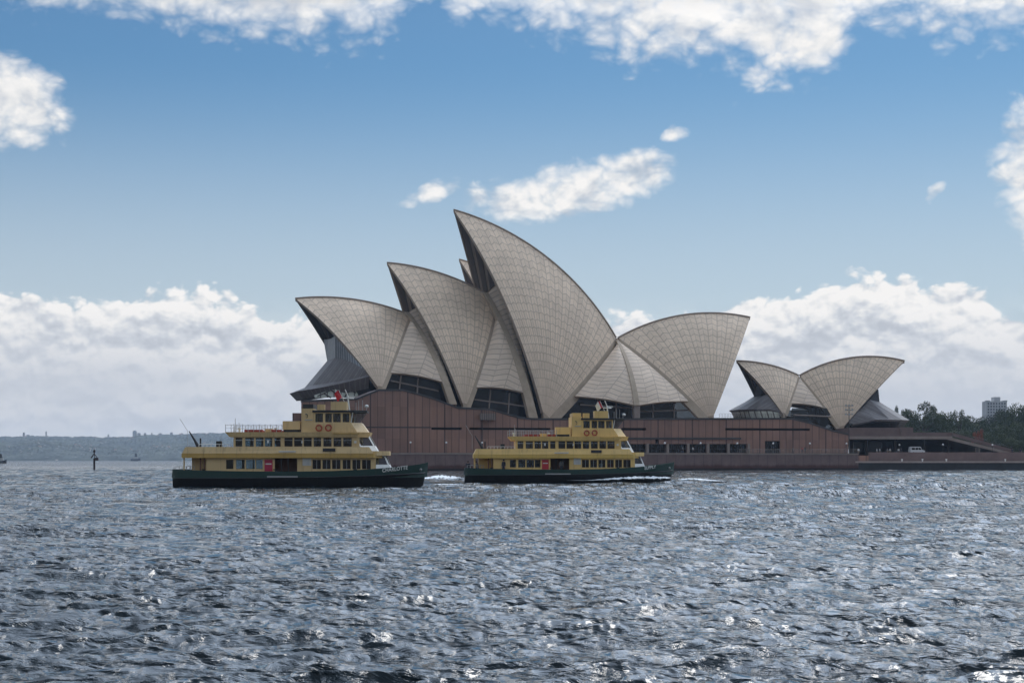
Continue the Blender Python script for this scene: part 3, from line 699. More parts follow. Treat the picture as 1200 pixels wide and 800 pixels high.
# railing along the seawall
mb = MB(); rx0 = A.un(866, 531, SV - .4)[0]
rorg = A.W(rx0, SV - .4, ZP)
n_ = int((sx1 - rx0) / 1.2)
for i in range(n_ + 1): x = rx0 + (sx1 - rx0) * i / n_; mb.tube([A.W(x, SV - .4, ZP + .1), A.W(x, SV - .4, ZP + 1.1)], .035, 4)
for hh in (.45, .78, 1.1): mb.tube([A.W(rx0, SV - .4, ZP + hh), A.W(sx1, SV - .4, ZP + hh)], .03, 4)
tag(mb.build('railing', 'bronze_frame', None, rorg), 'thin dark metal railing on the seawall edge in front of the podium door', 'railing')

# ------------------------------------------------------------------ water
def water():
    m, t, b = newmat('sea_water')
    b.inputs['Base Color'].default_value = (0.009, 0.019, 0.025, 1); b.inputs['IOR'].default_value = 1.33
    g = t.n('ShaderNodeNewGeometry').outputs['Position']
    x, y, z = t.sep(g)
    dist = t.m('SQRT', t.m('ADD', t.m('MULTIPLY', x, x), t.m('MULTIPLY', y, y)))
    t.put(b.inputs['Roughness'], t.lin(dist, 20, 500, 0.05, 0.09))
    pv = t.comb(t.m('MULTIPLY', x, 0.42), y, 0.0)
    n1 = t.noise(pv, 2.6, 5, 0.62, 0.4); n2 = t.noise(t.comb(t.m('MULTIPLY', x, .6), y, 5.0), .55, 4, 0.6, 0.3); n3 = t.noise(t.comb(t.m('MULTIPLY', x, .5), y, 9.0), .13, 3, .6)
    def ridged(n_): return t.m('SUBTRACT', 1.0, t.m('ABSOLUTE', t.m('MULTIPLY_ADD', n_, 2.0, -1.0)))
    n0 = t.noise(pv, 8.0, 4, 0.62, 0.3)
    # ripple height changes in gusts drawn out along the wind
    gA = t.noise(t.comb(t.m('MULTIPLY', x, 0.62), t.m('MULTIPLY', y, .15), 2.0), 1.0, 4, .62); gB = t.noise(t.comb(t.m('MULTIPLY', x, .85), t.m('MULTIPLY', y, .8), 7.0), 1.0, 3, .62)
    fm = t.lin(dist, 35, 110, 0.0, 1.0); gust = t.m('ADD', t.m('MULTIPLY', gA, fm), t.m('MULTIPLY', gB, t.m('SUBTRACT', 1.0, fm)))
    gust2 = t.noise(t.comb(t.m('MULTIPLY', x, 0.05), t.m('MULTIPLY', y, .03), 6.0), 1.0, 3, .6)
    lo_ = t.lin(dist, 30, 130, .42, .12); hi_ = t.lin(dist, 25, 110, 1.35, 2.3)
    mod = t.m('MULTIPLY', t.ss(gust, .36, .66, lo_, hi_), t.lin(gust2, .3, .7, .7, 1.3))
    h = t.m('ADD', t.m('ADD', t.m('MULTIPLY', ridged(n0), 0.020), t.m('MULTIPLY', ridged(n1), 0.12)), t.m('ADD', t.m('MULTIPLY', ridged(n2), t.lin(dist, 40, 200, 0.10, 0.34)), t.m('MULTIPLY', n3, t.lin(dist, 100, 800, 0.0, 1.6))))
    h = t.m('MULTIPLY', h, mod)
    bp = t.n('ShaderNodeBump'); bp.inputs['Strength'].default_value = 1.0; bp.inputs['Distance'].default_value = 1.0
    t.put(bp.inputs['Height'], h); t.put(b.inputs['Normal'], bp.outputs[0])
    na = 1000; th0, th1 = R(-26), R(26)
    rr = [7.0]
    while rr[-1] < 5900: rr.append(rr[-1] * (1 + 0.0036 + (0.02 if rr[-1] > 700 else 0)))
    rr = np.array(rr); th = np.linspace(th0, th1, na)
    Rg, Tg = np.meshgrid(rr, th, indexing='ij'); X = Rg * np.sin(Tg); Y = Rg * np.cos(Tg)
    Z = np.zeros_like(X); DX = np.zeros_like(X); DY = np.zeros_like(X)
    near = rr < 800; nn = int(near.sum()); Xn, Yn, Rn = X[:nn], Y[:nn], Rg[:nn]
    patch = 0.9 + 0.18 * np.sin(Xn / 31 + 1.3 + 1.5 * np.sin(Yn / 43)) * np.sin(Yn / 23 + .4 * np.sin(Xn / 17)) + 0.15 * np.sin(Xn / 9 + Yn / 11)
    sp = np.maximum(Rn * (th1 - th0) / na, Rn * 0.0036)
    NW = 112
    lam = np.exp(np.linspace(math.log(0.28), math.log(7.0), NW))
    for i, L in enumerate(lam):
        ang = rng.normal(0, 0.36 if L > 1 else .46) + R(-80)                       # wind from the left front: crests lie across the view
        k = 2 * math.pi / L; amp = 0.0082 * L * (0.75 + .5 * rng.random()) * (1.22 if L < 1.1 else min(1.0, (1.1 / L) ** .5))
        att = np.clip((L / sp - 1.7) / 1.8, 0, 1)
        ph = k * (Xn * math.cos(ang) + Yn * math.sin(ang)) + rng.random() * 6.283
        grow = np.clip((Rn - 22) / 110, 0, 1); grow = grow * grow * (3 - 2 * grow)
        a = amp * att * patch * (1.0 if L < 1.1 else (0.40 + 0.85 * grow))
        s_ = np.sin(ph)
        Z[:nn] += a * np.cos(ph); DX[:nn] -= a * s_ * math.cos(ang) * .8; DY[:nn] -= a * s_ * math.sin(ang) * .8
    X = X + DX; Y = Y + DY
    nr = len(rr); V = np.stack([X, Y, Z], -1).reshape(-1, 3).astype(np.float32)
    i0 = (np.arange(nr - 1)[:, None] * na + np.arange(na - 1)[None, :]).ravel()
    F = np.stack([i0, i0 + 1, i0 + na + 1, i0 + na], -1)[:, ::-1].astype(np.int32)
    # skirts left, right and behind out to a wide flat sheet
    def poly(pts):
        nonlocal V
        b0 = len(V); V = np.vstack([V, np.array(pts, dtype=np.float32)]); return list(range(b0, b0 + len(pts)))
    me = bpy.data.meshes.new('harbour_water')
    e0, e1 = th0, th1; far = 5900.0; nea = 7.0
    extra = [poly([(-6000, 6000, 0), (-6000, -300, 0), (nea * math.sin(e0), nea * math.cos(e0), 0), (far * math.sin(e0), far * math.cos(e0), 0)]),
             poly([(6000, -300, 0), (6000, 6000, 0), (far * math.sin(e1), far * math.cos(e1), 0), (nea * math.sin(e1), nea * math.cos(e1), 0)]),
             poly([(-6000, -300, 0), (6000, -300, 0), (nea * math.sin(e1), nea * math.cos(e1), 0), (nea * math.sin(e0), nea * math.cos(e0), 0)]),
             ]
    me.vertices.add(len(V)); me.vertices.foreach_set('co', V.ravel())
    nl = F.size + sum(len(q) for q in extra)
    me.loops.add(nl); me.loops.foreach_set('vertex_index', np.concatenate([F.ravel()] + [np.array(q) for q in extra]).astype(np.int32))
    tot = np.array([4] * len(F) + [len(q) for q in extra], dtype=np.int32); st = np.concatenate([[0], np.cumsum(tot)[:-1]]).astype(np.int32)
    me.polygons.add(len(tot)); me.polygons.foreach_set('loop_start', st); me.polygons.foreach_set('loop_total', tot)
    me.polygons.foreach_set('use_smooth', np.ones(len(tot), dtype=bool))
    me.update(calc_edges=True); me.validate()
    me.materials.append(m); o = bpy.data.objects.new('harbour_water', me); col.objects.link(o); tag(o, kind='structure')
water()

# foam: the churned strips the ferries leave
m, t, b = newmat('foam')
uv = t.n('ShaderNodeUVMap', uv_map='UVMap').outputs[0]; u, v, _ = t.sep(uv)
nz = t.noise(t.n('ShaderNodeTexCoord').outputs['Object'], 1.6, 6, .7)
edge = t.m('MULTIPLY', t.m('MULTIPLY', v, t.m('SUBTRACT', 1.0, v)), 4.0); ends = t.m('MULTIPLY', t.m('MULTIPLY', u, t.m('SUBTRACT', 1.0, u)), 6.0, clamp=True)
al = t.ss(t.m('ADD', t.m('MULTIPLY', t.m('MULTIPLY', edge, ends), 1.15), t.m('MULTIPLY_ADD', nz, 1.6, -.95)), .35, .7)
b.inputs['Base Color'].default_value = (.72, .76, .78, 1); b.inputs['Roughness'].default_value = .7; t.put(b.inputs['Alpha'], al)
def foam(path, w0, w1, z, name, label, seed=0, hump=.25):
    """path: world xy points on the water, a lumpy low ridge of foam"""
    r_ = random.Random(seed); mb = MB(); rows, uvs = [], []; n = len(path); M_ = 60
    pts = [Vector(p) for p in path]
    def P(t_): f = t_ * (n - 1); i = min(int(f), n - 2); return pts[i].lerp(pts[i + 1], f - i)
    for i in range(M_ + 1):
        t_ = i / M_; p = P(t_); d = (P(min(1, t_ + .02)) - P(max(0, t_ - .02))).normalized(); nrm = Vector((-d.y, d.x))
        wd = w0 + (w1 - w0) * t_; row, ur = [], []
        for j in range(9):
            s_ = j / 8; q = p + nrm * (s_ - .5) * wd
            hz_ = hump * math.sin(math.pi * s_) * (.5 + .5 * r_.random()) * math.sin(math.pi * min(1, t_ * 1.2 + .08)) if 0 < j < 8 else -.25
            row.append((q.x, q.y, z + hz_)); ur.append((t_, s_))
        rows.append(row); uvs.append(ur)
    mb.grid(rows, uvs); o = mb.build(name, 'foam', None, (pts[0].x, pts[0].y, 0)); tag(o, label, 'foam', None, 'stuff')

# ------------------------------------------------------------------ ferries

def painted(name, c, rough, streak, dirt=(.16, .10, .06)):
    m, t, b = newmat(name)
    co = t.n('ShaderNodeTexCoord').outputs['Object']; x, y, z = t.sep(co)
    n1 = t.noise(t.comb(t.m('MULTIPLY', x, 3.2), t.m('MULTIPLY', y, 3.2), t.m('MULTIPLY', z, .35)), 1.0, 5, .7)
    n2 = t.noise(co, .5, 4, .6); seam = t.m('LESS_THAN', t.m('FRACT', t.m('DIVIDE', x, 1.52)), .02)
    cc_ = t.mix(t.m('MULTIPLY', t.ss(n1, .52, .74), streak), c, dirt); cc_ = t.mix(t.m('MULTIPLY', seam, .35), cc_, dirt)
    sc = t.vm('SCALE', cc_); t.put(sc.node.inputs['Scale'], t.m('MULTIPLY_ADD', n2, .5, .75)); t.put(b.inputs['Base Color'], sc)
    t.put(b.inputs['Roughness'], t.m('MULTIPLY_ADD', n1, .3, rough))
    bp = t.n('ShaderNodeBump'); bp.inputs['Distance'].default_value = .015; t.put(bp.inputs['Height'], t.noise(co, 1.3, 3, .5)); t.put(b.inputs['Normal'], bp.outputs[0])
painted('ferry_cream', (0.62, 0.44, 0.21), .35, .45); painted('ferry_ochre', (0.50, 0.31, 0.075), .35, .4)
painted('ferry_cream_bright', (0.74, 0.50, 0.175), .35, .3); painted('ferry_ochre_bright', (0.64, 0.42, 0.10), .35, .3)
painted('hull_green', (0.010, 0.042, 0.034), .3, .4, (.045, .045, .035)); painted('hull_black', (0.009, 0.010, 0.012), .35, .6, (.035, .028, .022))
plain('ferry_white', (0.66, 0.66, 0.62), .4, .08, .5); plain('roof_black', (0.015, 0.016, 0.017), .5, .2, .5)
plain('raft_red', (0.30, 0.035, 0.025), .5, .2, .8); plain('poster_magenta', (0.38, 0.012, 0.05), .4, .15, .8); plain('poster_red', (0.42, 0.015, 0.02), .4, .15, .8)
plain('buoy_orange', (0.38, 0.06, 0.03), .5, .1, 1.0); plain('brown_wood', (0.13, 0.055, 0.03), .6, .2, .8); plain('bare_metal', (0.35, 0.35, 0.34), .4, .1, .8)
plain('deck_grey', (0.12, 0.11, 0.10), .7, .2, .5); plain('notice_board', (0.50, 0.50, 0.47), .5, .25, 1.5); plain('flag_red', (0.45, 0.02, 0.03), .7, .2, 1.0)
KX = 47.3
def fx(c): return (c - 30) / KX
def fz(c): return (545 - c) / KX
def plate(mb, poly, d, mi=0):
    """solid from polygon in space pushed by vector d"""
    a = [Vector(p) for p in poly]; mb.hull8(a, [p + Vector(d) for p in a], mi)
def text_mesh(s, size, name, mat, parent, loc, rot, ext=.01):
    cu = bpy.data.curves.new(name, 'FONT'); cu.body = s; cu.size = size; cu.extrude = ext; cu.space_character = 1.05; cu.align_x = 'CENTER'; cu.offset = .012
    to = bpy.data.objects.new(name, cu); me = bpy.data.meshes.new_from_object(to); bpy.data.objects.remove(to)
    me.materials.clear(); me.materials.append(MATS[mat]); o = bpy.data.objects.new(name, me); col.objects.link(o)
    o.parent = parent; o.location = loc; o.rotation_euler = rot; return o
SIDES = (-1, 1)
def ferry(loc, yaw, title, label, cream, ochre, poster):
    root = empty('ferry', loc, R(yaw), label, 'ferry', 'double deck harbour ferries')
    P = lambda mb, nm, mt, par=None: mb.build(nm, mt, par or root)
    # hull
    xs = [0, .35, 1.2, 3, 6, 9, 12, 15, 17.5, 19.5, 21, 22.2, 23.1, 23.7, 24.0]
    hw = [3.0, 3.4, 3.65, 3.8, 3.9, 3.95, 3.95, 3.9, 3.75, 3.35, 2.75, 2.0, 1.25, .6, .12]
    zt = [1.76, 1.74, 1.7, 1.66, 1.6, 1.57, 1.57, 1.62, 1.72, 1.86, 1.98, 2.1, 2.22, 2.34, 2.43]
    zb_ = [.85 + (x / 24) ** 3 * .5 for x in xs]
    mb = MB()
    for sd_ in SIDES:
        top = [(x + .0, sd_ * h, z) for x, h, z in zip(xs, hw, zt)]
        ml = [(x - max(0, x - 18) / 6 * .22, sd_ * h * .985, z) for x, h, z in zip(xs, hw, zb_)]
        wl = [(x - max(0, x - 18) / 6 * .5, sd_ * h * (.93 - max(0, x - 18) * .03), 0.15) for x, h in zip(xs, hw)]
        bt = [(x - max(0, x - 18) / 6 * 1.0, sd_ * h * .7, -.9) for x, h in zip(xs, hw)]
        inn = [(x - .02 * 0, sd_ * max(h - .12, .02), z) for x, h, z in zip(xs, hw, zt)]
        ind = [(x - .1, sd_ * max(h - .12, .02), .98) for x, h in zip(xs, hw)]
        mb.grid([top, ml], None, None, 0, smooth=True); mb.grid([ml, wl, bt], None, None, 1, smooth=True); mb.grid([inn, top], None, None, 0, smooth=False); mb.grid([ind, inn], None, None, 0, smooth=False)
    for z0_, z1_, mi_, h0, h1 in ((zb_[0], zt[0], 0, 3.0 * .985, 3.0), (.15, zb_[0], 1, 3.0 * .93, 3.0 * .985), (-.9, .15, 1, 2.1, 3.0 * .93)):
        mb.face([(0, -h0, z0_), (0, h0, z0_), (0, h1, z1_), (0, -h1, z1_)], None, mi_)
    mb.face([(24, .12, 2.43), (24, -.12, 2.43), (23.78, -.12, 1.33), (23.78, .12, 1.33)], None, 0); mb.face([(23.78, .12, 1.33), (23.78, -.12, 1.33), (23.5, -.1, .15), (23.5, .1, .15)], None, 1); mb.face([(23.5, .1, .15), (23.5, -.1, .15), (23.0, -.1, -.9), (23.0, .1, -.9)], None, 1)
    hull = P(mb, 'hull', ['hull_green', 'hull_black'])
    mb = MB(); mb.face([(x, h - .1, .98) for x, h in zip(xs, hw)] + [(x, -(h - .1), .98) for x, h in list(zip(xs, hw))[::-1]]); P(mb, 'main_deck', 'deck_grey')
    for sd_ in SIDES:                                            # rubbing strakes
        mb = MB(); mb.tube([(x, sd_ * (h + .03), z) for x, h, z in zip(xs[1:-1], hw[1:-1], [q + .06 for q in zb_[1:-1]])], .07, 6); mb.build('rubbing_strake', 'hull_black', hull)
        mb = MB(); mb.box(fx(455), fx(590), sd_ * 3.97, sd_ * 4.05, fz(497), fz(491)); mb.build('fender_bar', 'bare_metal', hull)
        mb = MB(); mb.box(fx(1000), fx(1050), sd_ * 2.98, sd_ * 3.0, fz(476), fz(472)) if False else mb.tube([(21.0, sd_ * 2.74, 1.22), (21.6, sd_ * 2.4, 1.26)], .05, 6); mb.build('fender_bar', 'bare_metal', hull)
        mb = MB(); mb.lathe([(0, 0), (.13, .02), (.13, .12), (0, .14)], 10); ob = mb.build('hawse', 'bare_metal', hull); ob.location = (23.35, sd_ * 1.02, 1.72); ob.rotation_euler = (R(90), 0, R(-38 * -sd_))
    yw = 3.30
    # lower cabin sides with real openings
    lowwin = [(270, 302), (314, 352), (358, 398), (402, 432)]; fwd = [(653, 690), (697, 733), (740, 777), (787, 822), (830, 866), (873, 912)]
    for sd_ in SIDES:
        Wf = lambda x, off, z, sd_=sd_: Vector((x, sd_ * (yw - off), z))
        H = [(fx(a), fx(b_), fz(460), fz(419)) for a, b_ in lowwin + fwd] + [(fx(485), fx(585), 1.0, fz(413))]
        H = [(a, b_, max(z0, 1.0), z1) for a, b_, z0, z1 in H]
        mb = MB(); wall_holes(mb, Wf, fx(182), fx(935), .98, lambda x: fz(410), H, .09, mdark=None)
        wl_ = P(mb, 'lower_cabin_side', cream)
        for i, (a, b_, z0, z1) in enumerate(H[:-1]):
            mb = MB(); mb.box(a, b_, sd_ * (yw - .06), sd_ * (yw - .075), z0, z1); wi = P(mb, 'window', 'ferry_glass', wl_)
            if i >= 4: mb = MB(); mb.box((a + b_) / 2 - .02, (a + b_) / 2 + .02, sd_ * (yw - .02), sd_ * (yw - .05), z0, z1); P(mb, 'glazing_bar', 'bare_metal', wl_)
        mb = MB(); mb.box(fx(440), fx(476), sd_ * (yw + .01), sd_ * (yw + .04), max(1.0, fz(470)), fz(418)); P(mb, 'poster', poster)
        mb = MB(); mb.box(fx(445), fx(471), sd_ * (yw + .042), sd_ * (yw + .05), fz(440), fz(435)); P(mb, 'poster_mark', 'ferry_white')
        mb = MB(); mb.box(fx(609), fx(647), sd_ * (yw + .01), sd_ * (yw + .05), fz(445), fz(406)); P(mb, 'notice_board', 'notice_board')
        for xx in (fx(515), fx(545)): mb = MB(); mb.box(xx - .04, xx + .04, sd_ * (yw - .0), sd_ * (yw - .09), 1.0, fz(413)); P(mb, 'door_post', 'roof_black')
        for xx in (fx(84), fx(156), fx(174)): mb = MB(); mb.box(xx - .06, xx + .06, sd_ * 3.2, sd_ * 3.32, .98, fz(410)); P(mb, 'deck_post', cream if xx < 2 else 'brown_wood')
    mb = MB(); mb.box(fx(105), fx(180), -1.4, 1.4, .98, fz(410)); P(mb, 'stern_locker', cream)
    mb = MB(); mb.box(fx(182), fx(186), -3.2, 3.2, .98, fz(410)); P(mb, 'aft_bulkhead', cream)
    mb = MB(); mb.box(fx(470), fx(925), -1.0, 1.0, .98, fz(411)); P(mb, 'stair_core', 'brown_wood')
    # slanted faceted fronts (windows of the two cabins)
    def front(x_b, x_t, z0, z1, yb, yf, dx, nm, win=(.3, .92)):
        """side point (x,yb) -> front corner (x+dx, yf) -> mirrored, slanting back upward"""
        pb = [(x_b, -yb), (x_b + dx, -yf), (x_b + dx, yf), (x_b, yb)]; pt = [(x_t, -yb), (x_t + dx, -yf), (x_t + dx, yf), (x_t, yb)]
        mb = MB(); gl = []
        for i in range(3):
            a, b_ = pb[i], pb[i + 1]; c, d_ = pt[i], pt[i + 1]
            A0, B0, C0, D0_ = Vector((*a, z0)), Vector((*b_, z0)), Vector((*d_, z1)), Vector((*c, z1))
            def q(s_, t_): return (A0.lerp(B0, s_)).lerp(D0_.lerp(C0, s_), t_)
            s0, s1_ = .1, .9; t0, t1 = win
            for (u0_, u1_, v0_, v1_) in ((0, 1, 0, t0), (0, 1, t1, 1), (0, s0, t0, t1), (s1_, 1, t0, t1)): mb.face([q(u0_, v0_), q(u1_, v0_), q(u1_, v1_), q(u0_, v1_)])
            gl.append([q(s0, t0), q(s1_, t0), q(s1_, t1), q(s0, t1)])
        o = P(mb, nm, 'ferry_white')
        for g in gl:
            mb = MB(); mb.face(g); P(mb, 'window', 'ferry_glass', o)
    front(fx(935), fx(905), fz(470), fz(400), 3.3, 1.7, 1.45, 'lower_front', (.42, .95))
    mb = MB(); plate(mb, [(fx(900), -3.45, fz(400)), (fx(938), -3.4, fz(400)), (fx(992), -1.8, fz(400)), (fx(992), 1.8, fz(400)), (fx(938), 3.4, fz(400)), (fx(900), 3.45, fz(400))], (0, 0, .42)); P(mb, 'bow_canopy', cream)
    # upper deck slab and bulwark
    mb = MB(); plate(mb, [(fx(76), -3.72, fz(411)), (fx(925), -3.72, fz(411)), (fx(960), -2.4, fz(411)), (fx(960), 2.4, fz(411)), (fx(925), 3.72, fz(411)), (fx(76), 3.72, fz(411))], (0, 0, fz(390) - fz(411))); P(mb, 'upper_deck', ochre)
    for sd_ in SIDES:
        mb = MB(); lo = [(fx(78), sd_ * 3.74, fz(390.5)), (fx(925), sd_ * 3.74, fz(390.5)), (fx(925), sd_ * 3.62, fz(390.5)), (fx(78), sd_ * 3.62, fz(390.5))]
        hi = [(fx(92), sd_ * 3.6, fz(362)), (fx(905), sd_ * 3.45, fz(362)), (fx(905), sd_ * 3.33, fz(362)), (fx(92), sd_ * 3.48, fz(362))]; mb.hull8(lo, hi); P(mb, 'bulwark', cream)
        mb = MB(); mb.box(fx(505), fx(580), sd_ * 3.7, sd_ * 3.77, fz(385), fz(380)); P(mb, 'step_rail', 'ferry_white')
        mb = MB(); mb.box(fx(700), fx(756), sd_ * 3.66, sd_ * 3.76, fz(382), fz(368)); P(mb, 'name_board', 'roof_black')
    mb = MB(); mb.hull8([(fx(78), -3.7, fz(390.5)), (fx(84), -3.7, fz(390.5)), (fx(84), 3.7, fz(390.5)), (fx(78), 3.7, fz(390.5))], [(fx(92), -3.5, fz(362)), (fx(96), -3.5, fz(362)), (fx(96), 3.5, fz(362)), (fx(92), 3.5, fz(362))]); P(mb, 'stern_bulwark', cream)
    # upper cabin
    up = [(310, 342), (353, 393), (400, 436), (440, 475), (483, 512), (527, 565), (570, 607), (613, 650), (657, 692), (700, 738), (745, 782), (788, 828)]
    for sd_ in SIDES:
        Wf = lambda x, off, z, sd_=sd_: Vector((x, sd_ * (3.22 - off), z))
        H = [(fx(a + 1), fx(b_ - 1), fz(360), fz(321)) for a, b_ in up]
        mb = MB(); wall_holes(mb, Wf, fx(302), fx(862), fz(389), lambda x: fz(318), H, .09, mdark=None); wl_ = P(mb, 'upper_cabin_side', cream)
        for i, (a, b_, z0, z1) in enumerate(H):
            mb = MB(); mb.box(a, b_, sd_ * 3.16, sd_ * 3.145, z0, z1); P(mb, 'window', 'ferry_glass', wl_)
            mb = MB(); mb.box(a, b_, sd_ * 3.205, sd_ * 3.17, z1 - .26, z1 - .22); P(mb, 'glazing_bar', 'ferry_white' if i < 3 else 'bare_metal', wl_)
    mb = MB(); mb.box(fx(302), fx(306), -3.15, 3.15, fz(389), fz(318)); P(mb, 'aft_bulkhead', cream)
    mb = MB(); mb.box(fx(480), fx(640), -.9, .9, fz(389), fz(319)); P(mb, 'stair_core', 'brown_wood')
    mb = MB(); mb.box(fx(660), fx(850), -1.3, 1.3, fz(389), fz(345)); P(mb, 'seat_block', 'brown_wood')
    front(fx(880), fx(832), fz(389), fz(303), 3.22, 1.6, 1.35, 'upper_front', (.38, .9))
    # roof
    mb = MB(); mb.hull8([(fx(285), -3.4, fz(318)), (fx(850), -3.4, fz(318)), (fx(900), -1.9, fz(318)), (fx(900), 1.9, fz(318)), (fx(850), 3.4, fz(318)), (fx(285), 3.4, fz(318))],
                        [(fx(266), -3.5, fz(296)), (fx(858), -3.5, fz(296)), (fx(908), -1.9, fz(296)), (fx(908), 1.9, fz(296)), (fx(858), 3.5, fz(296)), (fx(266), 3.5, fz(296))]); P(mb, 'roof', cream)
    mb = MB(); mb.box(fx(745), fx(862), -3.56, 3.56, fz(305), fz(301)); P(mb, 'gutter', ochre)
    # wheelhouse
    mb = MB(); mb.hull8([(fx(655), -2.75, fz(295.5)), (fx(850), -2.75, fz(295.5)), (fx(897), -1.5, fz(295.5)), (fx(897), 1.5, fz(295.5)), (fx(850), 2.75, fz(295.5)), (fx(655), 2.75, fz(295.5))],
                        [(fx(655), -2.7, fz(253)), (fx(822), -2.7, fz(253)), (fx(866), -1.5, fz(253)), (fx(866), 1.5, fz(253)), (fx(822), 2.7, fz(253)), (fx(655), 2.7, fz(253))]); P(mb, 'bridge_base', cream)
    for sd_ in SIDES:
        Wf = lambda x, off, z, sd_=sd_: Vector((x, sd_ * (2.6 - off), z))
        H = [(fx(a), fx(b_), fz(251), fz(212)) for a, b_ in ((663, 697), (707, 736), (742, 776), (785, 815))]
        mb = MB(); wall_holes(mb, Wf, fx(656), fx(820), fz(253.2), lambda x: fz(207), H, .08, mdark=None); wl_ = P(mb, 'wheelhouse_side', cream)
        for (a, b_, z0, z1) in H: mb = MB(); mb.box(a, b_, sd_ * 2.55, sd_ * 2.54, z0, z1); P(mb, 'window', 'ferry_glass', wl_)
        mb = MB(); mb.face([Vector((fx(822), sd_ * 2.58, fz(253))), Vector((fx(850), sd_ * 1.45, fz(253))), Vector((fx(882), sd_ * 1.45, fz(208))), Vector((fx(832), sd_ * 2.58, fz(208)))]); P(mb, 'window', 'ferry_glass')
        mb = MB(); mb.tube([(fx(822), sd_ * 2.6, fz(253)), (fx(830), sd_ * 2.6, fz(208))], .05, 5); P(mb, 'window_post', 'ferry_white')
    mb = MB(); mb.face([(fx(850), -1.45, fz(253)), (fx(850), 1.45, fz(253)), (fx(882), 1.45, fz(208)), (fx(882), -1.45, fz(208))]); P(mb, 'window', 'ferry_glass')
    mb = MB(); plate(mb, [(fx(650), -2.8, fz(207)), (fx(838), -2.8, fz(207)), (fx(892), -1.6, fz(207)), (fx(892), 1.6, fz(207)), (fx(838), 2.8, fz(207)), (fx(650), 2.8, fz(207))], (0, 0, .2)); P(mb, 'wheelhouse_roof', 'roof_black')
    # funnel casing with its dark emblem
    mb = MB(); mb.box(fx(601), fx(655), -2.62, 2.62, fz(295.5), fz(190)); fu = P(mb, 'funnel', cream)
    mb = MB(); mb.box(fx(606), fx(652), -2.3, 2.3, fz(190), fz(170)); mb.build('funnel_top', 'roof_black', fu) if title == 'CHARLOTTE' else mb.build('funnel_top', cream, fu)
    for sd_ in SIDES:
        mb = MB(); cpx, cpz = fx(624), fz(222)
        mb.tube([(cpx - .1, sd_ * 2.65, cpz + .17), (cpx + .08, sd_ * 2.65, cpz + .08), (cpx + .1, sd_ * 2.65, cpz - .1), (cpx - .02, sd_ * 2.65, cpz - .2)], .05, 6, r2=.02); mb.build('emblem', 'hull_green', fu)
    # roof clutter
    mb = MB(); mb.box(fx(516), fx(594), -2.4, -.6, fz(284), fz(246)); bx_ = P(mb, 'vent_house', cream)
    mb = MB(); mb.box(fx(520), fx(590), -2.3, -.7, fz(295.5), fz(284)); mb.build('vent_base', 'roof_black', bx_)
    for a, b_ in ((350, 430), (470, 512)):
        for sd_ in SIDES: mb = MB(); mb.box(fx(a), fx(b_), sd_ * 2.2, sd_ * 3.2, fz(295.5), fz(285)); P(mb, 'life_raft', 'raft_red')
    mb = MB(); mb.box(fx(433), fx(468), -2.0, -.9, fz(295.5), fz(280)); P(mb, 'roof_hatch', cream)
    for sd_ in SIDES:
        mb = MB(); rl = [fx(268 + i * 25) for i in range(11)]
        for x in rl: mb.tube([(x, sd_ * 3.42, fz(296)), (x, sd_ * 3.42, fz(262))], .025, 4)
        mb.tube([(rl[0], sd_ * 3.42, fz(264)), (rl[-1], sd_ * 3.42, fz(264))], .018, 4); mb.tube([(rl[0], sd_ * 3.42, fz(278)), (rl[-1], sd_ * 3.42, fz(278))], .012, 4); P(mb, 'roof_rail', 'bare_metal')
        mb = MB()
        for x in [fx(45 + i * 17) for i in range(6)]: mb.tube([(x, sd_ * 3.3, 1.6), (x, sd_ * 3.3, fz(448))], .025, 4)
        mb.tube([(fx(45), sd_ * 3.3, fz(449)), (fx(130), sd_ * 3.3, fz(449))], .02, 4); P(mb, 'stern_rail', 'bare_metal')
    for x, y, h in ((298, -1.2, 232), (305, .5, 250), (275, 1.5, 255)): mb = MB(); mb.tube([(fx(x), y, fz(296)), (fx(x), y, fz(h))], .045, 5, r2=.02); P(mb, 'aerial', 'bare_metal')
    mb = MB(); mb.tube([(fx(128), -.5, fz(362)), (fx(112), -.5, fz(332)), (fx(86), -.5, fz(290))], .2, 6, r2=.05); P(mb, 'davit', 'roof_black')
    mb = MB(); mb.tube([(fx(72), .6, fz(362)), (fx(72), .6, fz(290)), (fx(36), .6, fz(232))], .02, 4); P(mb, 'whip_aerial', 'bare_metal')
    mb = MB(); mb.tube([(fx(140), -.9, fz(362)), (fx(140), -.9, fz(322))], .08, 6); P(mb, 'vent_pipe', 'roof_black')
    mb = MB(); mb.box(fx(221), fx(243), -2.6, -1.8, fz(362), fz(336)); P(mb, 'locker', 'roof_black')
    mb = MB()
    for i in range(9): mb.tube([(fx(150 + i * 18), -3.4, fz(362)), (fx(150 + i * 18), -3.4, fz(350))], .02, 4)
    mb.tube([(fx(150), -3.4, fz(350)), (fx(294), -3.4, fz(350))], .02, 4); P(mb, 'deck_rail', 'ferry_white')
    for sd_ in SIDES:
        for cx_, w_, h_ in ((452, 8, 14), (604, 5, 10), (838, 10, 10)): mb = MB(); mb.box(fx(cx_), fx(cx_ + w_), sd_ * 3.23, sd_ * 3.36, fz(345), fz(345 - h_)); P(mb, 'wall_box', 'ferry_white')
        for xx in (3.0, 9.7, 17.2): mb = MB(); mb.tube([(xx - .18, sd_ * 3.55, 1.74), (xx + .18, sd_ * 3.55, 1.74)], .06, 6); mb.tube([(xx, sd_ * 3.55, 1.5), (xx, sd_ * 3.55, 1.76)], .05, 6); P(mb, 'mooring_bitt', 'roof_black')
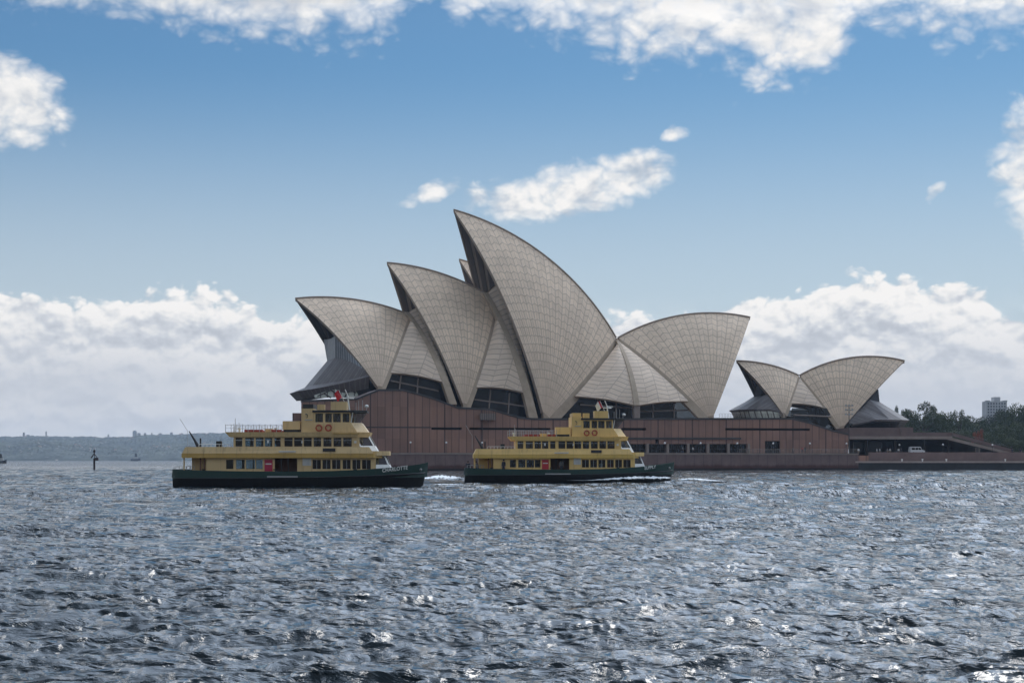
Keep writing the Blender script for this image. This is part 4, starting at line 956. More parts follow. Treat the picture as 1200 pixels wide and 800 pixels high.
        for a, b_ in ((616, 650), (745, 800)): mb = MB(); mb.box(fx(a), fx(b_), sd_ * 2.64, sd_ * 2.68, fz(302) if a > 700 else fz(243), fz(299) if a > 700 else fz(239)); P(mb, 'grab_rail', 'bare_metal')
    for cx_, cy_, r_, h_ in ((300, 1.6, .16, .5), (545, 1.4, .2, .6), (480, -1.4, .14, .45), (575, .9, .12, .8)):
        mb = MB(); mb.lathe([(r_ * .6, 0), (r_ * .6, h_ * .6), (r_, h_ * .65), (r_, h_), (0, h_)], 10, (fx(cx_), cy_, fz(296))); P(mb, 'roof_vent', 'ferry_white')
    # on the wheelhouse roof
    zr = fz(207) + .2
    mb = MB(); mb.box(fx(667), fx(700), -1.4, -.5, zr, fz(170)); P(mb, 'roof_box', cream); mb = MB(); mb.box(fx(728), fx(800), -1.5, .6, zr, fz(158)); P(mb, 'roof_box', cream)
    mast = MB(); mast.tube([(fx(808), -.5, zr), (fx(800), -.1, fz(128))], .06, 6); mast.tube([(fx(808), .5, zr), (fx(800), .1, fz(128))], .06, 6); mast.tube([(fx(800), 0, fz(128)), (fx(788), 0, fz(100))], .05, 5); mast.tube([(fx(780), -.6, fz(140)), (fx(826), .6, fz(140))], .05, 5)
    mo = P(mast, 'mast', 'ferry_white')
    mb = MB(); mb.box(fx(800), fx(832), -.12, .12, fz(136), fz(130)); mb.build('radar', 'ferry_white', mo)
    for x, h in ((838, 160), (850, 150), (868, 148), (886, 168)): mb = MB(); mb.tube([(fx(x), -.8 + (x % 3) * .6, zr), (fx(x), -.8 + (x % 3) * .6, fz(h))], .03, 5); P(mb, 'aerial', 'bare_metal')
    mb = MB(); mb.lathe([(0, 0), (.16, .02), (.2, .12), (.14, .26), (0, .3)], 10, (fx(888), -.9, fz(184))); P(mb, 'search_light', 'ferry_white')
    # flag hanging from a raked staff
    mb = MB(); f0 = Vector((fx(790), -.4, fz(165))); f1 = Vector((fx(760), -.4, fz(102))); mb.tube([f0, f1], .025, 5); fs = P(mb, 'flag_staff', 'ferry_white')
    mb = MB(); rows = []
    for i in range(9):
        rows.append([]); 
        for j in range(5):
            p = f1.lerp(f0, .02 + .5 * j / 4); k = i / 8; L = .75 if title == 'CHARLOTTE' else 1.0
            rows[-1].append((p.x - k * L * .55, p.y + .1 * math.sin(k * 7 + j * .5), p.z - k * k * L * .55 - .02 * j))
    k3 = 3 if title == 'SUPPLY' else 8
    mb.grid(rows[:k3 + 1]); 
    if k3 < 8: mb.grid(rows[k3:], None, None, 1)
    mb.build('flag', ['flag_red', 'ferry_white'], fs)
    # name on both bows
    for sd_ in SIDES:
        o = text_mesh(title, .50, 'name_lettering', 'ferry_white', hull, (0, 0, 0), (0, 0, 0))
        for v_ in o.data.vertices:
            tx_, ty_, tz_ = v_.co; tx_ *= .80
            x_ = fx(1019) + (tx_ if sd_ < 0 else -tx_); z_ = fz(468) + ty_ + (x_ - fx(1019)) * .12
            h_ = float(np.interp(x_, xs, hw)); f_ = (float(np.interp(x_, xs, zt)) - z_) / 1.0
            v_.co = (x_, sd_ * (h_ * (1 - .015 * f_) + .05 + tz_), z_)
    return root
YC, YS = 2.7 * 2000 / 33.0, 194.5
cl = at(208, 538, YC); cl.z = 0; sl_ = at(544.3, 538, YS); sl_.z = 0
f1 = ferry(cl, 2.0, 'CHARLOTTE', 'cream and dark green ferry nearest the camera, at the left, with a black funnel top', 'ferry_cream', 'ferry_ochre', 'poster_magenta')
f2 = ferry(sl_, 2.0, 'SUPPLY', 'yellower ferry under way in front of the podium with foam at its bow', 'ferry_cream_bright', 'ferry_ochre_bright', 'poster_red')
def on(fr, p): return fr.matrix_basis @ Vector(p)
for o_ in (f1, f2): pass
def loc_of(fr, p):
    c_, s_ = math.cos(fr.rotation_euler[2]), math.sin(fr.rotation_euler[2]); return Vector((fr.location.x + p[0] * c_ - p[1] * s_, fr.location.y + p[0] * s_ + p[1] * c_, p[2]))
def buoy(fr, cx_, cz_, label, ring=.27):
    mb = MB(); pts = [(math.cos(a) * ring, 0, math.sin(a) * ring) for a in np.linspace(0, 2 * math.pi, 21)]; mb.tube(pts, .07, 8, cap=False)
    o = mb.build('lifebuoy', 'buoy_orange'); o.location = loc_of(fr, (fx(cx_), -2.86, fz(cz_))); o.rotation_euler = (0, 0, fr.rotation_euler[2]); tag(o, label, 'lifebuoy', 'lifebuoys on the ferry wheelhouses')
buoy(f1, 680, 277, 'orange lifebuoy under the wheelhouse of the left ferry, the sternward one of two'); buoy(f1, 722, 276, 'orange lifebuoy under the wheelhouse of the left ferry, the one nearer its bow')
buoy(f2, 680, 277, 'orange lifebuoy under the wheelhouse of the right ferry, the sternward one of two'); buoy(f2, 722, 276, 'orange lifebuoy under the wheelhouse of the right ferry, the one nearer its bow')
# wakes
q = lambda x, y: tuple(loc_of(f2, (x, y, 0)))[:2]
foam([q(24.3, -.3), q(22, -2.6), q(18, -4.7), q(14, -5.4), q(10, -5.9)], 1.3, 3.2, .38, 'bow_wave', 'white bow wave curling along the hull of the right ferry', 3, .5)
foam([q(24.1, .3), q(25.6, -1.2), q(27.6, -2.6), q(30.5, -4.4)], 1.4, 3.0, .3, 'bow_wave', 'short white wave thrown ahead of the right ferry', 4, .3)
foam([q(.8, 0), q(-2, .1), q(-4, .3), q(-7, .5), q(-10, 1)], 7.5, 6.0, .34, 'stern_wake', 'white churned wake behind the right ferry, between the two ferries', 5, .6)
q1 = lambda x, y: tuple(loc_of(f1, (x, y, 0)))[:2]
foam([q1(24, .5), q1(26, 2.5), q1(29, 4)], .5, 1.2, .18, 'bow_wave', 'faint foam beside the bow of the left ferry', 6, .15)

# ------------------------------------------------------------------ people
for nm, c in (('skin', (.36, .22, .16)), ('hair_dark', (.03, .02, .015)), ('cloth_dark', (.03, .03, .04)), ('cloth_white', (.65, .64, .62)), ('cloth_red', (.32, .04, .04)), ('cloth_blue', (.07, .10, .2)), ('cloth_grey', (.2, .2, .2)), ('trouser_dark', (.03, .035, .05)), ('trouser_tan', (.25, .19, .13))): plain(nm, c, .8, .12, 3.0)
def person_mesh(pose):
    """one continuous skinned body, 1.72 m tall; materials: 0 skin, 1 top, 2 trousers, 3 shoes"""
    J = {'pel': (0, 0, .95), 'sp': (0, 0, 1.15), 'ch': (0, 0, 1.36), 'nk': (0, 0, 1.48), 'hd': (0, -.01, 1.58), 'ht': (0, 0, 1.68)}
    rad = {'pel': .145, 'sp': .13, 'ch': .15, 'nk': .058, 'hd': .088, 'ht': .075}
    E = [('pel', 'sp'), ('sp', 'ch'), ('ch', 'nk'), ('nk', 'hd'), ('hd', 'ht')]
    for s_, g in ((-1, 'l'), (1, 'r')):
        sw_ = .22 * s_ if pose == 'walk' else 0
        if pose == 'sit':
            leg = [(s_ * .1, 0, .93), (s_ * .12, -.42, .95), (s_ * .12, -.45, .52), (s_ * .12, -.60, .47)]; arm = [(s_ * .2, 0, 1.38), (s_ * .24, -.05, 1.12), (s_ * .18, -.27, 1.04), (s_ * .15, -.36, 1.03)]
        else:
            leg = [(s_ * .1, 0, .86), (s_ * .11, -.04 - sw_ * .6, .48), (s_ * .11, .02 - sw_, .08), (s_ * .11, -.14 - sw_, .04)]; arm = [(s_ * .2, 0, 1.38), (s_ * .25, .02 + sw_ * .4, 1.12), (s_ * .26, -.08 + sw_ * .9, .88), (s_ * .26, -.11 + sw_, .78)]
        for i, p in enumerate(leg): J[g + 'L%d' % i] = p; rad[g + 'L%d' % i] = (.095, .065, .045, .035)[i]
        for i, p in enumerate(arm): J[g + 'A%d' % i] = p; rad[g + 'A%d' % i] = (.06, .045, .034, .03)[i]
        E += [('pel', g + 'L0')] + [(g + 'L%d' % i, g + 'L%d' % (i + 1)) for i in range(3)] + [('ch', g + 'A0')] + [(g + 'A%d' % i, g + 'A%d' % (i + 1)) for i in range(3)]
    ks = list(J); me = bpy.data.meshes.new('person'); me.from_pydata([J[k] for k in ks], [(ks.index(a), ks.index(b_)) for a, b_ in E], [])
    o = bpy.data.objects.new('tmp', me); col.objects.link(o); sk = o.modifiers.new('s', 'SKIN'); sk.use_smooth_shade = True
    lay = me.skin_vertices[0] if me.skin_vertices else None
    if lay is None:
        bm = bmesh.new(); bm.from_mesh(me); bm.verts.layers.skin.verify(); bm.to_mesh(me); bm.free(); lay = me.skin_vertices[0]
    for i, k in enumerate(ks): lay.data[i].radius = (rad[k], rad[k]); lay.data[i].use_root = (k == 'pel')
    sb = o.modifiers.new('u', 'SUBSURF'); sb.levels = 1; sb.render_levels = 1
    dg = bpy.context.evaluated_depsgraph_get(); m2 = bpy.data.meshes.new_from_object(o.evaluated_get(dg)); bpy.data.objects.remove(o)
    for nm in ('skin', 'cloth_dark', 'trouser_dark', 'cloth_dark'): m2.materials.append(MATS[nm])
    for p in m2.polygons:
        c = p.center; z = c.z
        far_arm = abs(c.x) > .2 and z < 1.0 if pose != 'sit' else (c.y < -.3 and z > 1.0)
        p.material_index = 0 if z > 1.46 or far_arm else (1 if z > .98 else (2 if (z > .09 and pose != 'sit') or (pose == 'sit' and z > .52) else 3)); p.use_smooth = True
    return m2
PM = {k: person_mesh(k) for k in ('stand', 'walk', 'sit')}
def hair_mb():
    mb = MB(); mb.lathe([(0, 0.125), (.05, .12), (.088, .08), (.1, .02), (.095, -.04), (.06, -.07)], 12, (0, .012, 1.6)); return mb
def person(loc, rz, pose, top, trou, label, group):
    me = PM[pose].copy(); me.materials[1] = MATS[top]; me.materials[2] = MATS[trou]
    o = bpy.data.objects.new('person', me); col.objects.link(o); o.location = loc; o.rotation_euler = (0, 0, rz)
    tag(o, label, 'person', group); h = hair_mb().build('hair', 'hair_dark', o); return o
gF = 'passengers on the right ferry'
for i, (cx_, y, pose, top, lb) in enumerate([(48, -2.6, 'sit', 'cloth_dark', 'passenger in dark clothes on the open stern of the right ferry, outermost seat'), (92, -2.4, 'sit', 'cloth_grey', 'passenger in grey on the open stern of the right ferry, beside the deck post'),
        (236, -3.55, 'stand', 'cloth_dark', 'dark dressed passenger standing outside the first lower window of the right ferry'), (290, -2.6, 'sit', 'cloth_dark', 'passenger in a dark top in the aftmost lower window of the right ferry'),
        (330, -2.6, 'sit', 'cloth_white', 'passenger in a white top in the second lower window of the right ferry'), (375, -2.6, 'sit', 'cloth_blue', 'passenger in blue in the third lower window of the right ferry'),
        (415, -2.6, 'sit', 'cloth_dark', 'passenger in a dark top in the window beside the red poster of the right ferry'), (545, -2.8, 'stand', 'cloth_grey', 'passenger in grey standing in the side doorway of the right ferry'),
        (757, -2.6, 'sit', 'cloth_white', 'passenger in white in the third forward window of the right ferry'), (806, -2.6, 'sit', 'cloth_red', 'passenger in red in the fourth forward window of the right ferry')]):
    z_ = 1.0 - (.47 if pose == 'sit' else 0) + (.28 if pose == 'sit' else 0)
    person(loc_of(f2, (fx(cx_), y, z_)), R(-10 + 35 * math.sin(i * 2.1)), pose, top, 'trouser_dark', lb, gF)

# ------------------------------------------------------------------ promenade lamps, mast, people
plain('lamp_globe', (0.70, 0.70, 0.68), .3, .03, 1.0)
def lamp():
    root = empty('lamp_post'); mb = MB(); mb.lathe([(.0, 0), (.16, 0), (.16, .12), (.06, .2), (.055, 2.3), (.1, 2.34), (0, 2.34)], 8); mb.build('post', 'bronze_frame', root)
    mb = MB(); mb.lathe([(0, -.24), (.14, -.2), (.22, -.1), (.24, 0), (.22, .1), (.14, .2), (0, .24)], 12, (0, 0, 2.55)); mb.build('globe', 'lamp_globe', root); return root
L0 = None
lw = {481: 'globe lamp just right of the bow of the left ferry', 523: 'globe lamp on the bare wall stretch between the two ferries', 565: 'globe lamp below the podium balcony box', 779: 'globe lamp before the podium windows, leftmost of three there', 821: 'globe lamp before the podium windows, middle of three there', 864: 'globe lamp before the last podium windows, rightmost of three there',
      906: 'globe lamp in front of the dark square door of the podium', 949: 'globe lamp before the plain podium wall right of the door', 992: 'globe lamp at the right corner of the podium'}
for px, lb in lw.items():
    p = A.un(px, 519, SV - 4); r_ = lamp() if L0 is None else copy_tree(L0); L0 = L0 or r_
    r_.location = A.W(p[0], SV - 4, ZP); tag(r_, lb, 'lamp post', 'globe lamps along the promenade')
def floodmast(loc, h, label):
    root = empty('floodlight_mast', loc, 0, label, 'light mast'); mb = MB(); mb.tube([(0, 0, 0), (0, 0, h)], .13, 8, r2=.08); mb.build('pole', 'bronze_frame', root)
    for i in range(3):
        mb = MB(); z = h - .3 - i * 1.1; mb.box(-.95, .95, -.05, .05, z, z + .12); cb = mb.build('crossbar', 'bronze_frame', root)
        for x in (-.8, 0, .8): m2 = MB(); m2.box(x - .2, x + .2, -.3, -.05, z - .1, z + .35); m2.build('floodlight', 'bare_metal', cb)
pm_ = A.un(995, 540, SV - 1.5); floodmast(A.W(pm_[0], SV - 1.5, ZP), 12.3, 'tall mast with stacked floodlights at the right corner of the podium')
mb = MB(); pp = A.un(565.5, 527, PV + 1.2); mb.tube([A.W(pp[0], PV + 1.2, ZP), A.W(pp[0], PV + 1.2, A.un(565, 484, PV)[2])], .09, 6); o = mb.build('pole', 'bronze_frame', None, A.W(pp[0], PV + 1.2, ZP)); tag(o, 'thin dark pole standing against the podium under the balcony box', 'pole')
gP = 'people on the promenade by the podium door'
for px, pose, top, lb in ((929, 'walk', 'cloth_dark', 'person in dark clothes by the railing just right of the podium door'), (940, 'stand', 'cloth_red', 'person in a red top by the railing right of the podium door'), (943.5, 'stand', 'cloth_dark', 'person in black standing close to the one in red'), (812, 'walk', 'cloth_white', 'person in white walking past the podium windows'), (800, 'walk', 'cloth_grey', 'person in grey walking behind the one in white, before the podium windows')):
    p = A.un(px, 530, SV - 1.6); person(A.W(p[0], SV - 1.6, ZP), R(70 if px < 935 else 10), pose, top, 'trouser_dark', lb, gP)

# ------------------------------------------------------------------ the right hand side: concourse, stair, quay
Dx = Axis(1000, 446, 3.0)
def du(px, py, v_): return Dx.un(px, py, v_)
def dbox(mb, px0, px1, py0, py1, v0, v1, mi=0, z0=None, z1=None):
    a = du(px0, py1, v0); b_ = du(px1, py0, v0); za = a[2] if z0 is None else z0; zb2 = b_[2] if z1 is None else z1
    lo = [Dx.W(a[0], v0, za), Dx.W(b_[0], v0, za), Dx.W(b_[0], v1, za), Dx.W(a[0], v1, za)]; hi = [Vector((p.x, p.y, zb2)) for p in lo]; mb.hull8(lo, hi, mi)
co_ = Dx.W(20, 0, ZP); cc = empty('concourse', co_, 0, 'low covered concourse with a brown parapet right of the podium', 'building'); Co = np.array(co_)
DZ = lambda py, v_: du(1050, py, v_)[2]
mb = MB(); dbox(mb, 996, 1058, 501, 511, 0, -40); mb.build('upper_parapet', 'brown_concrete', cc, Co)
mb = MB(); dbox(mb, 1056, 1070, 500.5, 511, .4, -2); mb.build('parapet_pier', 'brown_concrete', cc, Co)
mb = MB(); dbox(mb, 1070, 1116, 506.5, 511, 0, -.5); mb.build('balustrade', 'brown_concrete', cc, Co)
mb = MB(); dbox(mb, 996, 1116, 511, 514.3, .8, -42); mb.build('roof_slab', 'tan_concrete', cc, Co)
mb = MB(); dbox(mb, 996, 1118, 500, 531, -22, -23, z0=ZP - 1, z1=DZ(512, 0)); mb.build('back_wall', 'dark_interior', cc, Co)
mb = MB(); dbox(mb, 1000, 1034, 518, 530, -10, -10.3); mb.build('glass_screen', 'dark_glass', cc, Co)
for px in (1016, 1050, 1084, 1112): mb = MB(); dbox(mb, px - 1.2, px + 1.2, 514.3, 531, -8, -9, z0=ZP - .4, z1=DZ(513.5, 0)); mb.build('pillar', 'inner_concrete', cc, Co)
# stair with its parapet
a = du(1110, 511, 0); b_ = du(1184, 529.5, 0); zt0 = DZ(511, 0); zt1 = DZ(530, 0)
st_ = empty('stairway', Dx.W(b_[0], 0, ZP), 0, 'wide stone stairway sloping down to the right from the concourse roof', 'stairs'); So = np.array(st_.location)
mb = MB(); lo = [Dx.W(a[0], .8, zt0 - .9), Dx.W(b_[0], .8, zt1 - .7), Dx.W(b_[0], -30, zt1 - .7), Dx.W(a[0], -30, zt0 - .9)]; hi = [Vector((p.x, p.y, p.z + .8)) for p in lo]; mb.hull8(lo, hi); mb.build('stair_flight', 'tan_concrete', st_, So)
mb = MB(); lo = [Dx.W(a[0] + 1.3, .9, zt0 + .05), Dx.W(b_[0], .9, zt1 + .05), Dx.W(b_[0], .4, zt1 + .05), Dx.W(a[0] + 1.3, .4, zt0 + .05)]; hi = [Vector((p.x, p.y, p.z + .85)) for p in lo]; mb.hull8(lo, hi); mb.build('stair_parapet', 'brown_concrete', st_, So)
mb = MB(); n_ = 22
for i in range(n_ + 1):
    f = i / n_; x = a[0] + 1.3 + (b_[0] - a[0] - 1.3) * f; z = zt0 + (zt1 - zt0) * f + .88; mb.tube([Dx.W(x, .65, z), Dx.W(x, .65, z + .45)], .04, 4)
mb.tube([Dx.W(a[0] + 1.3, .65, zt0 + 1.33), Dx.W(b_[0], .65, zt1 + 1.33)], .05, 5); mb.build('handrail', 'bronze_frame', st_, So)
mb = MB(); dbox(mb, 1143, 1149, 518, 531, .6, -28, z0=ZP - .4, z1=DZ(524, 0)); mb.build('pier', 'inner_concrete', st_, So)
# ground of the forecourt, quay
mb = MB(); ga = du(990, 531, 6)[0]
g_ = [Dx.W(ga, 6, ZP - .2), Dx.W(700, 6, ZP - .2), Dx.W(700, -140, ZP - .2), Dx.W(ga, -140, ZP - .2)]; mb.face(g_, [(0, 0)] * 4); o = mb.build('forecourt', 'paving'); tag(o, kind='structure')
mb = MB(); dbox(mb, 1018, 1420, 529.7, 538.2, 6.4, 5.8, z0=2.2); o = mb.build('parapet_wall', 'brown_concrete', None, Dx.W(20, 6, 2)); tag(o, 'long low brown parapet wall running to the right edge above the quay', 'wall')
mb = MB(); dbox(mb, 998, 1018, 533.5, 538.2, 7.5, 5.8, z0=2.2); o = mb.build('parapet_wall', 'podium_panels', None, Dx.W(2, 7, 2)); tag(o, 'short lower brown wall step next to the podium corner', 'wall')
qo = Dx.W(20, 17, 0); qy = empty('quay', qo, 0, 'low quay with a pale kerb and dark wet face at the right', 'quay'); Qo = np.array(qo)
zq = du(1050, 540.2, 17)[2]
qa = du(974.5, 541, 17)[0]
mb = MB(); lo = [Dx.W(qa, 16.6, -2.5), Dx.W(420, 16.6, -2.5), Dx.W(420, 5.9, -2.5), Dx.W(qa, 5.9, -2.5)]; hi = [Vector((p.x, p.y, zq - .42)) for p in lo]; mb.hull8(lo, hi); mb.build('quay_wall', 'wet_stone', qy, Qo)
mb = MB(); lo = [Dx.W(qa, 17, zq - .41), Dx.W(420, 17, zq - .41), Dx.W(420, 5.9, zq - .41), Dx.W(qa, 5.9, zq - .41)]; hi = [Vector((p.x, p.y, zq)) for p in lo]; mb.hull8(lo, hi); mb.build('kerb', 'pale_kerb', qy, Qo)
for i, px in enumerate((1057, 1081, 1109, 1178)):
    p = du(px, 539.8, 13); mb = MB(); mb.lathe([(0, 0), (.2, 0), (.16, .1), (.16, .34), (.26, .42), (.26, .52), (0, .58)], 10); o = mb.build('bollard', 'lamp_globe'); o.location = Dx.W(p[0], 13, zq)  # small quay lights as white stubs, their brightness put into the colour
    tag(o, ['white bollard on the quay below the parked van', 'white bollard on the quay right of the van', 'white bollard on the quay below the stair top', 'white bollard on the quay near the right edge'][i], 'bollard', 'bollards on the quay')
for px, py, lb in ((1054, 517.5, 'globe lamp in front of the concourse, left of the white van'), (1105, 518, 'globe lamp in front of the concourse, right of the white van'), (1163, 522, 'globe lamp beside the lower end of the stairway')):
    p = du(px, py, 3); r_ = copy_tree(L0); r_.location = Dx.W(p[0], 3, ZP - .2); tag(r_, lb, 'lamp post', 'globe lamps along the promenade')
gC = 'people in front of the concourse'
for px, pose, top, rz, lb in ((1006, 'stand', 'cloth_white', 0, 'person in white beside the glass screen of the concourse'), (1027.5, 'walk', 'cloth_white', 60, 'person in white walking, left one of a pair in the concourse'), (1031, 'stand', 'cloth_white', 90, 'person in a white top, right one of a pair in the concourse'), (1040, 'walk', 'cloth_grey', -60, 'person in grey walking in the concourse'), (1043, 'walk', 'cloth_white', -70, 'person in white behind the one in grey in the concourse'),
        (1053, 'stand', 'cloth_white', 20, 'person in white standing under the lamp left of the van'), (1056, 'stand', 'cloth_dark', -20, 'person in dark clothes under the lamp left of the van'), (1186, 'stand', 'cloth_dark', 0, 'person in dark clothes at the foot of the stairway'), (1196, 'stand', 'cloth_dark', 0, 'person in dark clothes nearest the right edge, beyond the stairway')):
    p = du(px, 530, 3.2); person(Dx.W(p[0], 3.2, ZP - .2), R(rz), pose, top, 'trouser_tan' if px < 1050 else 'trouser_dark', lb, gC)
# van
plain('van_paint', (.62, .62, .62), .35, .05, 1.0); plain('tyre_rubber', (.015, .015, .015), .8, .2, 3.0)
vp = du(1074, 530, 1.5); van = empty('parked_van', Dx.W(vp[0], 1.5, ZP - .2), R(8), 'white van parked in front of the concourse', 'van')
mb = MB(); sec = [(-1.9, .35), (-1.95, 1.0), (-1.75, 1.95), (-1.5, 2.05), (.75, 2.05), (1.25, 1.25), (1.95, 1.05), (2.0, .4)]
mb.hull8([(x, -.88, z) for x, z in sec], [(x, .88, z) for x, z in sec]); vb = mb.build('body', 'van_paint', van)
for x0_, x1_ in ((-1.65, -.75), (-.62, .15)): 
    for sd_ in SIDES: mb = MB(); mb.box(x0_, x1_, sd_ * .885, sd_ * .9, 1.25, 1.8); mb.build('window', 'dark_glass', van)
for sd_ in SIDES: mb = MB(); mb.hull8([(.25, sd_ * .885, 1.25), (1.1, sd_ * .885, 1.25), (.72, sd_ * .885, 1.8), (.25, sd_ * .885, 1.8)], [(.25, sd_ * .9, 1.25), (1.1, sd_ * .9, 1.25), (.72, sd_ * .9, 1.8), (.25, sd_ * .9, 1.8)]); mb.build('window', 'dark_glass', van)
mb = MB(); mb.hull8([(.83, -.75, 1.98), (.83, .75, 1.98), (1.24, .75, 1.33), (1.24, -.75, 1.33)], [(.86, -.75, 2.0), (.86, .75, 2.0), (1.27, .75, 1.35), (1.27, -.75, 1.35)]); mb.build('windscreen', 'dark_glass', van)
for x in (-1.2, 1.3):
    for sd_ in SIDES:
        mb = MB(); mb.tube([(x, sd_ * .72, .34), (x, sd_ * .93, .34)], .34, 14); wh = mb.build('wheel', 'tyre_rubber', van); m2 = MB(); m2.tube([(x, sd_ * .9, .34), (x, sd_ * .945, .34)], .19, 10); m2.build('rim', 'bare_metal', wh)
for sd_ in SIDES: mb = MB(); mb.box(1.97, 2.02, sd_ * .5, sd_ * .8, .75, .95); mb.build('headlight', 'lamp_globe', van)

# ------------------------------------------------------------------ trees
def leafmat(name, c, c2):
    m, t, b = newmat(name)
    rnd = t.n('ShaderNodeObjectInfo').outputs['Random']; co = t.n('ShaderNodeTexCoord').outputs['Object']
    nz = t.noise(co, .45, 4, .65)
    t.put(b.inputs['Base Color'], t.mix(t.lin(t.m('ADD', nz, t.m('MULTIPLY', rnd, .25)), .4, .8), c, c2)); b.inputs['Roughness'].default_value = .7; b.inputs['Specular IOR Level'].default_value = .25
leafmat('leaves', (.024, .038, .016), (.085, .105, .042)); leafmat('pine_needles', (.012, .022, .014), (.028, .04, .022)); leafmat('red_blossom', (.20, .045, .03), (.33, .12, .07)); plain('bark', (.07, .055, .045), .9, .3, .8)
plain('far_woodland', (.045, .055, .035), .95, .5, .02)
def leaf_faces(n, blobs, size, rg):
    """n small leaf sprays spread through the blobs (cx,cy,cz,rx,rz)"""
    V, F = [], []
    wts = np.array([b_[3] ** 2 for b_ in blobs]); wts = wts / wts.sum(); idx = rg.choice(len(blobs), n, p=wts)
    d = rg.normal(size=(n, 3)); d /= np.linalg.norm(d, axis=1)[:, None]; rad = rg.random(n) ** .28
    for i in range(n):
        b_ = blobs[idx[i]]; c = np.array([b_[0] + d[i, 0] * rad[i] * b_[3], b_[1] + d[i, 1] * rad[i] * b_[3], b_[2] + d[i, 2] * rad[i] * b_[4]])
        nrm = d[i] + rg.normal(size=3) * .7; nrm /= np.linalg.norm(nrm); a = np.cross(nrm, rg.normal(size=3)); a /= np.linalg.norm(a); e_ = np.cross(nrm, a); s_ = size * (.6 + .8 * rg.random())
        k = len(V); V += [tuple(c + a * s_), tuple(c + e_ * s_ * .6), tuple(c - a * s_), tuple(c - e_ * s_ * .6)]; F.append((k, k + 1, k + 2, k + 3))
    return V, F
def crown_mesh(n, blobs, size, mat, seed):
    V, F = leaf_faces(n, blobs, size, np.random.default_rng(seed)); me = bpy.data.meshes.new('crown'); me.from_pydata(V, [], F); me.materials.append(MATS[mat]); return me
def branch_tube(mb, p, q, r, r2, bend=.1):
    p, q = Vector(p), Vector(q); m_ = p.lerp(q, .5) + Vector((0, 0, (q - p).length * bend)); mb.tube([p, m_, q], r, 6, r2=r2)
def make_tree(seed, mat='leaves', dens=5200, open_=False, low=False):
    rg = random.Random(seed); blobs = []
    if low: blobs = [(.35 * math.cos(i * 1.3), .35 * math.sin(i * 1.3), .16 + .1 * (i % 3), .30, .20) for i in range(7)]
    nb = 13 if not open_ else 15
    for i in range(nb):
        a = rg.random() * 6.28; rr_ = .62 * math.sqrt(rg.random()) * (1.25 if open_ else 1); z = .50 + .38 * rg.random() - rr_ * .18
        sz = (.20 + .14 * rg.random()) * (.55 if open_ else 1); blobs.append((rr_ * math.cos(a) * .75, rr_ * math.sin(a) * .75, z, sz, sz * .72))
    tr = MB(); tr.tube([(0, 0, 0), (.01, .01, .2), (-.01, 0, .42), (0, .01, .62)], .035, 7, r2=.015)
    for b_ in blobs[:9]: branch_tube(tr, (0, 0, .22 + .2 * rg.random()), b_[:3], .014, .004, .08)
    return tr, crown_mesh(dens, blobs, .022 if not open_ else .017, mat, seed)
class TreeKind:
    def __init__(s, tr, me): s.tm = None; s.tr = tr; s.me = me
    def place(s, loc, h, w, rz, label, name='tree', cat='tree', group='trees of the park behind the concourse'):
        root = empty(name, loc, rz, label, cat, group)
        if s.tm is None: o = s.tr.build('trunk', 'bark', root); s.tm = o.data
        else: o = bpy.data.objects.new('trunk', s.tm); col.objects.link(o); o.parent = root
        c = bpy.data.objects.new('crown', s.me); col.objects.link(c); c.parent = root
        root.scale = (w, w, h); return root
TK = [TreeKind(*make_tree(i * 7 + 3)) for i in range(5)]; OK_ = TreeKind(*make_tree(91, dens=4300, open_=True)); OK2 = TreeKind(*make_tree(57, dens=3600, open_=True)); SK = TreeKind(*make_tree(71, dens=6000, low=True)); SK2 = TreeKind(*make_tree(83, dens=6000, low=True)); RK = TreeKind(*make_tree(33, 'red_blossom', 3000, True))
GZ = ZP + .4
def tree_at(k, px, top, wpx, Y, label, **kw):
    h = CAMH + (HY - top) / FPX * Y - GZ; w_ = wpx / FPX * Y / 1.25; return k.place(((px - CX) / FPX * Y, Y, GZ), h / .97, w_, random.random() * 6.28, label, **kw)
# one lawn under the park
pk0 = [at(1000, 538, 520), at(1500, 538, 520), at(1500, 538, 1200), at(1000, 538, 1200)]
mb = MB(); mb.face([(p.x, p.y, GZ) for p in pk0]); o = mb.build('park_ground', 'ground_grass'); tag(o, kind='structure')
tops = [(1003, 488), (1025, 484), (1050, 484), (1072, 484), (1098, 485), (1115, 483), (1135, 486), (1152, 486), (1168, 482), (1186, 475), (1202, 471), (1220, 470), (1240, 474)]
rg = random.Random(4)
rows_ = [(760, 0, 38, 'back'), (700, 9, 36, 'middle'), (640, 19, 34, 'front')]
adj = ['broad crowned', 'dense rounded', 'uneven topped', 'low spreading', 'tall leafy']
for Yt, drop, wp_, rn in rows_:
    for i in range(13):
        px = 1004 + i * 17.5 + rg.uniform(-5, 5) + (8 if rn == 'middle' else 0); ty = float(np.interp(px, [t_[0] for t_ in tops], [t_[1] for t_ in tops])) + drop + rg.uniform(-2, 3)
        tree_at(TK[rg.randrange(5)], px, ty, wp_ + rg.uniform(-4, 6), Yt + rg.uniform(-15, 15), '%s dark green tree, number %d from the left, %s row behind the concourse' % (adj[(i * 3 + drop) % 5], i + 1, rn))
for i in range(9):
    px = 1060 + i * 18 + rg.uniform(-4, 4); tree_at((SK, SK2)[i % 2], px, 505 + rg.uniform(-3, 4), 26, 585, 'low dark green tree, number %d from the left in the row above the stairway' % (i + 1))
for i in range(6):
    tree_at((SK, SK2)[i % 2], 1166 + i * 10, 512 + (i % 2) * 4, 20, 556, 'low bushy tree, number %d from the left, beyond the foot of the stairway' % (i + 1))
tree_at(OK2, 1049, 470.5, 16, 690, 'slim open crowned tree just right of the restaurant roof')
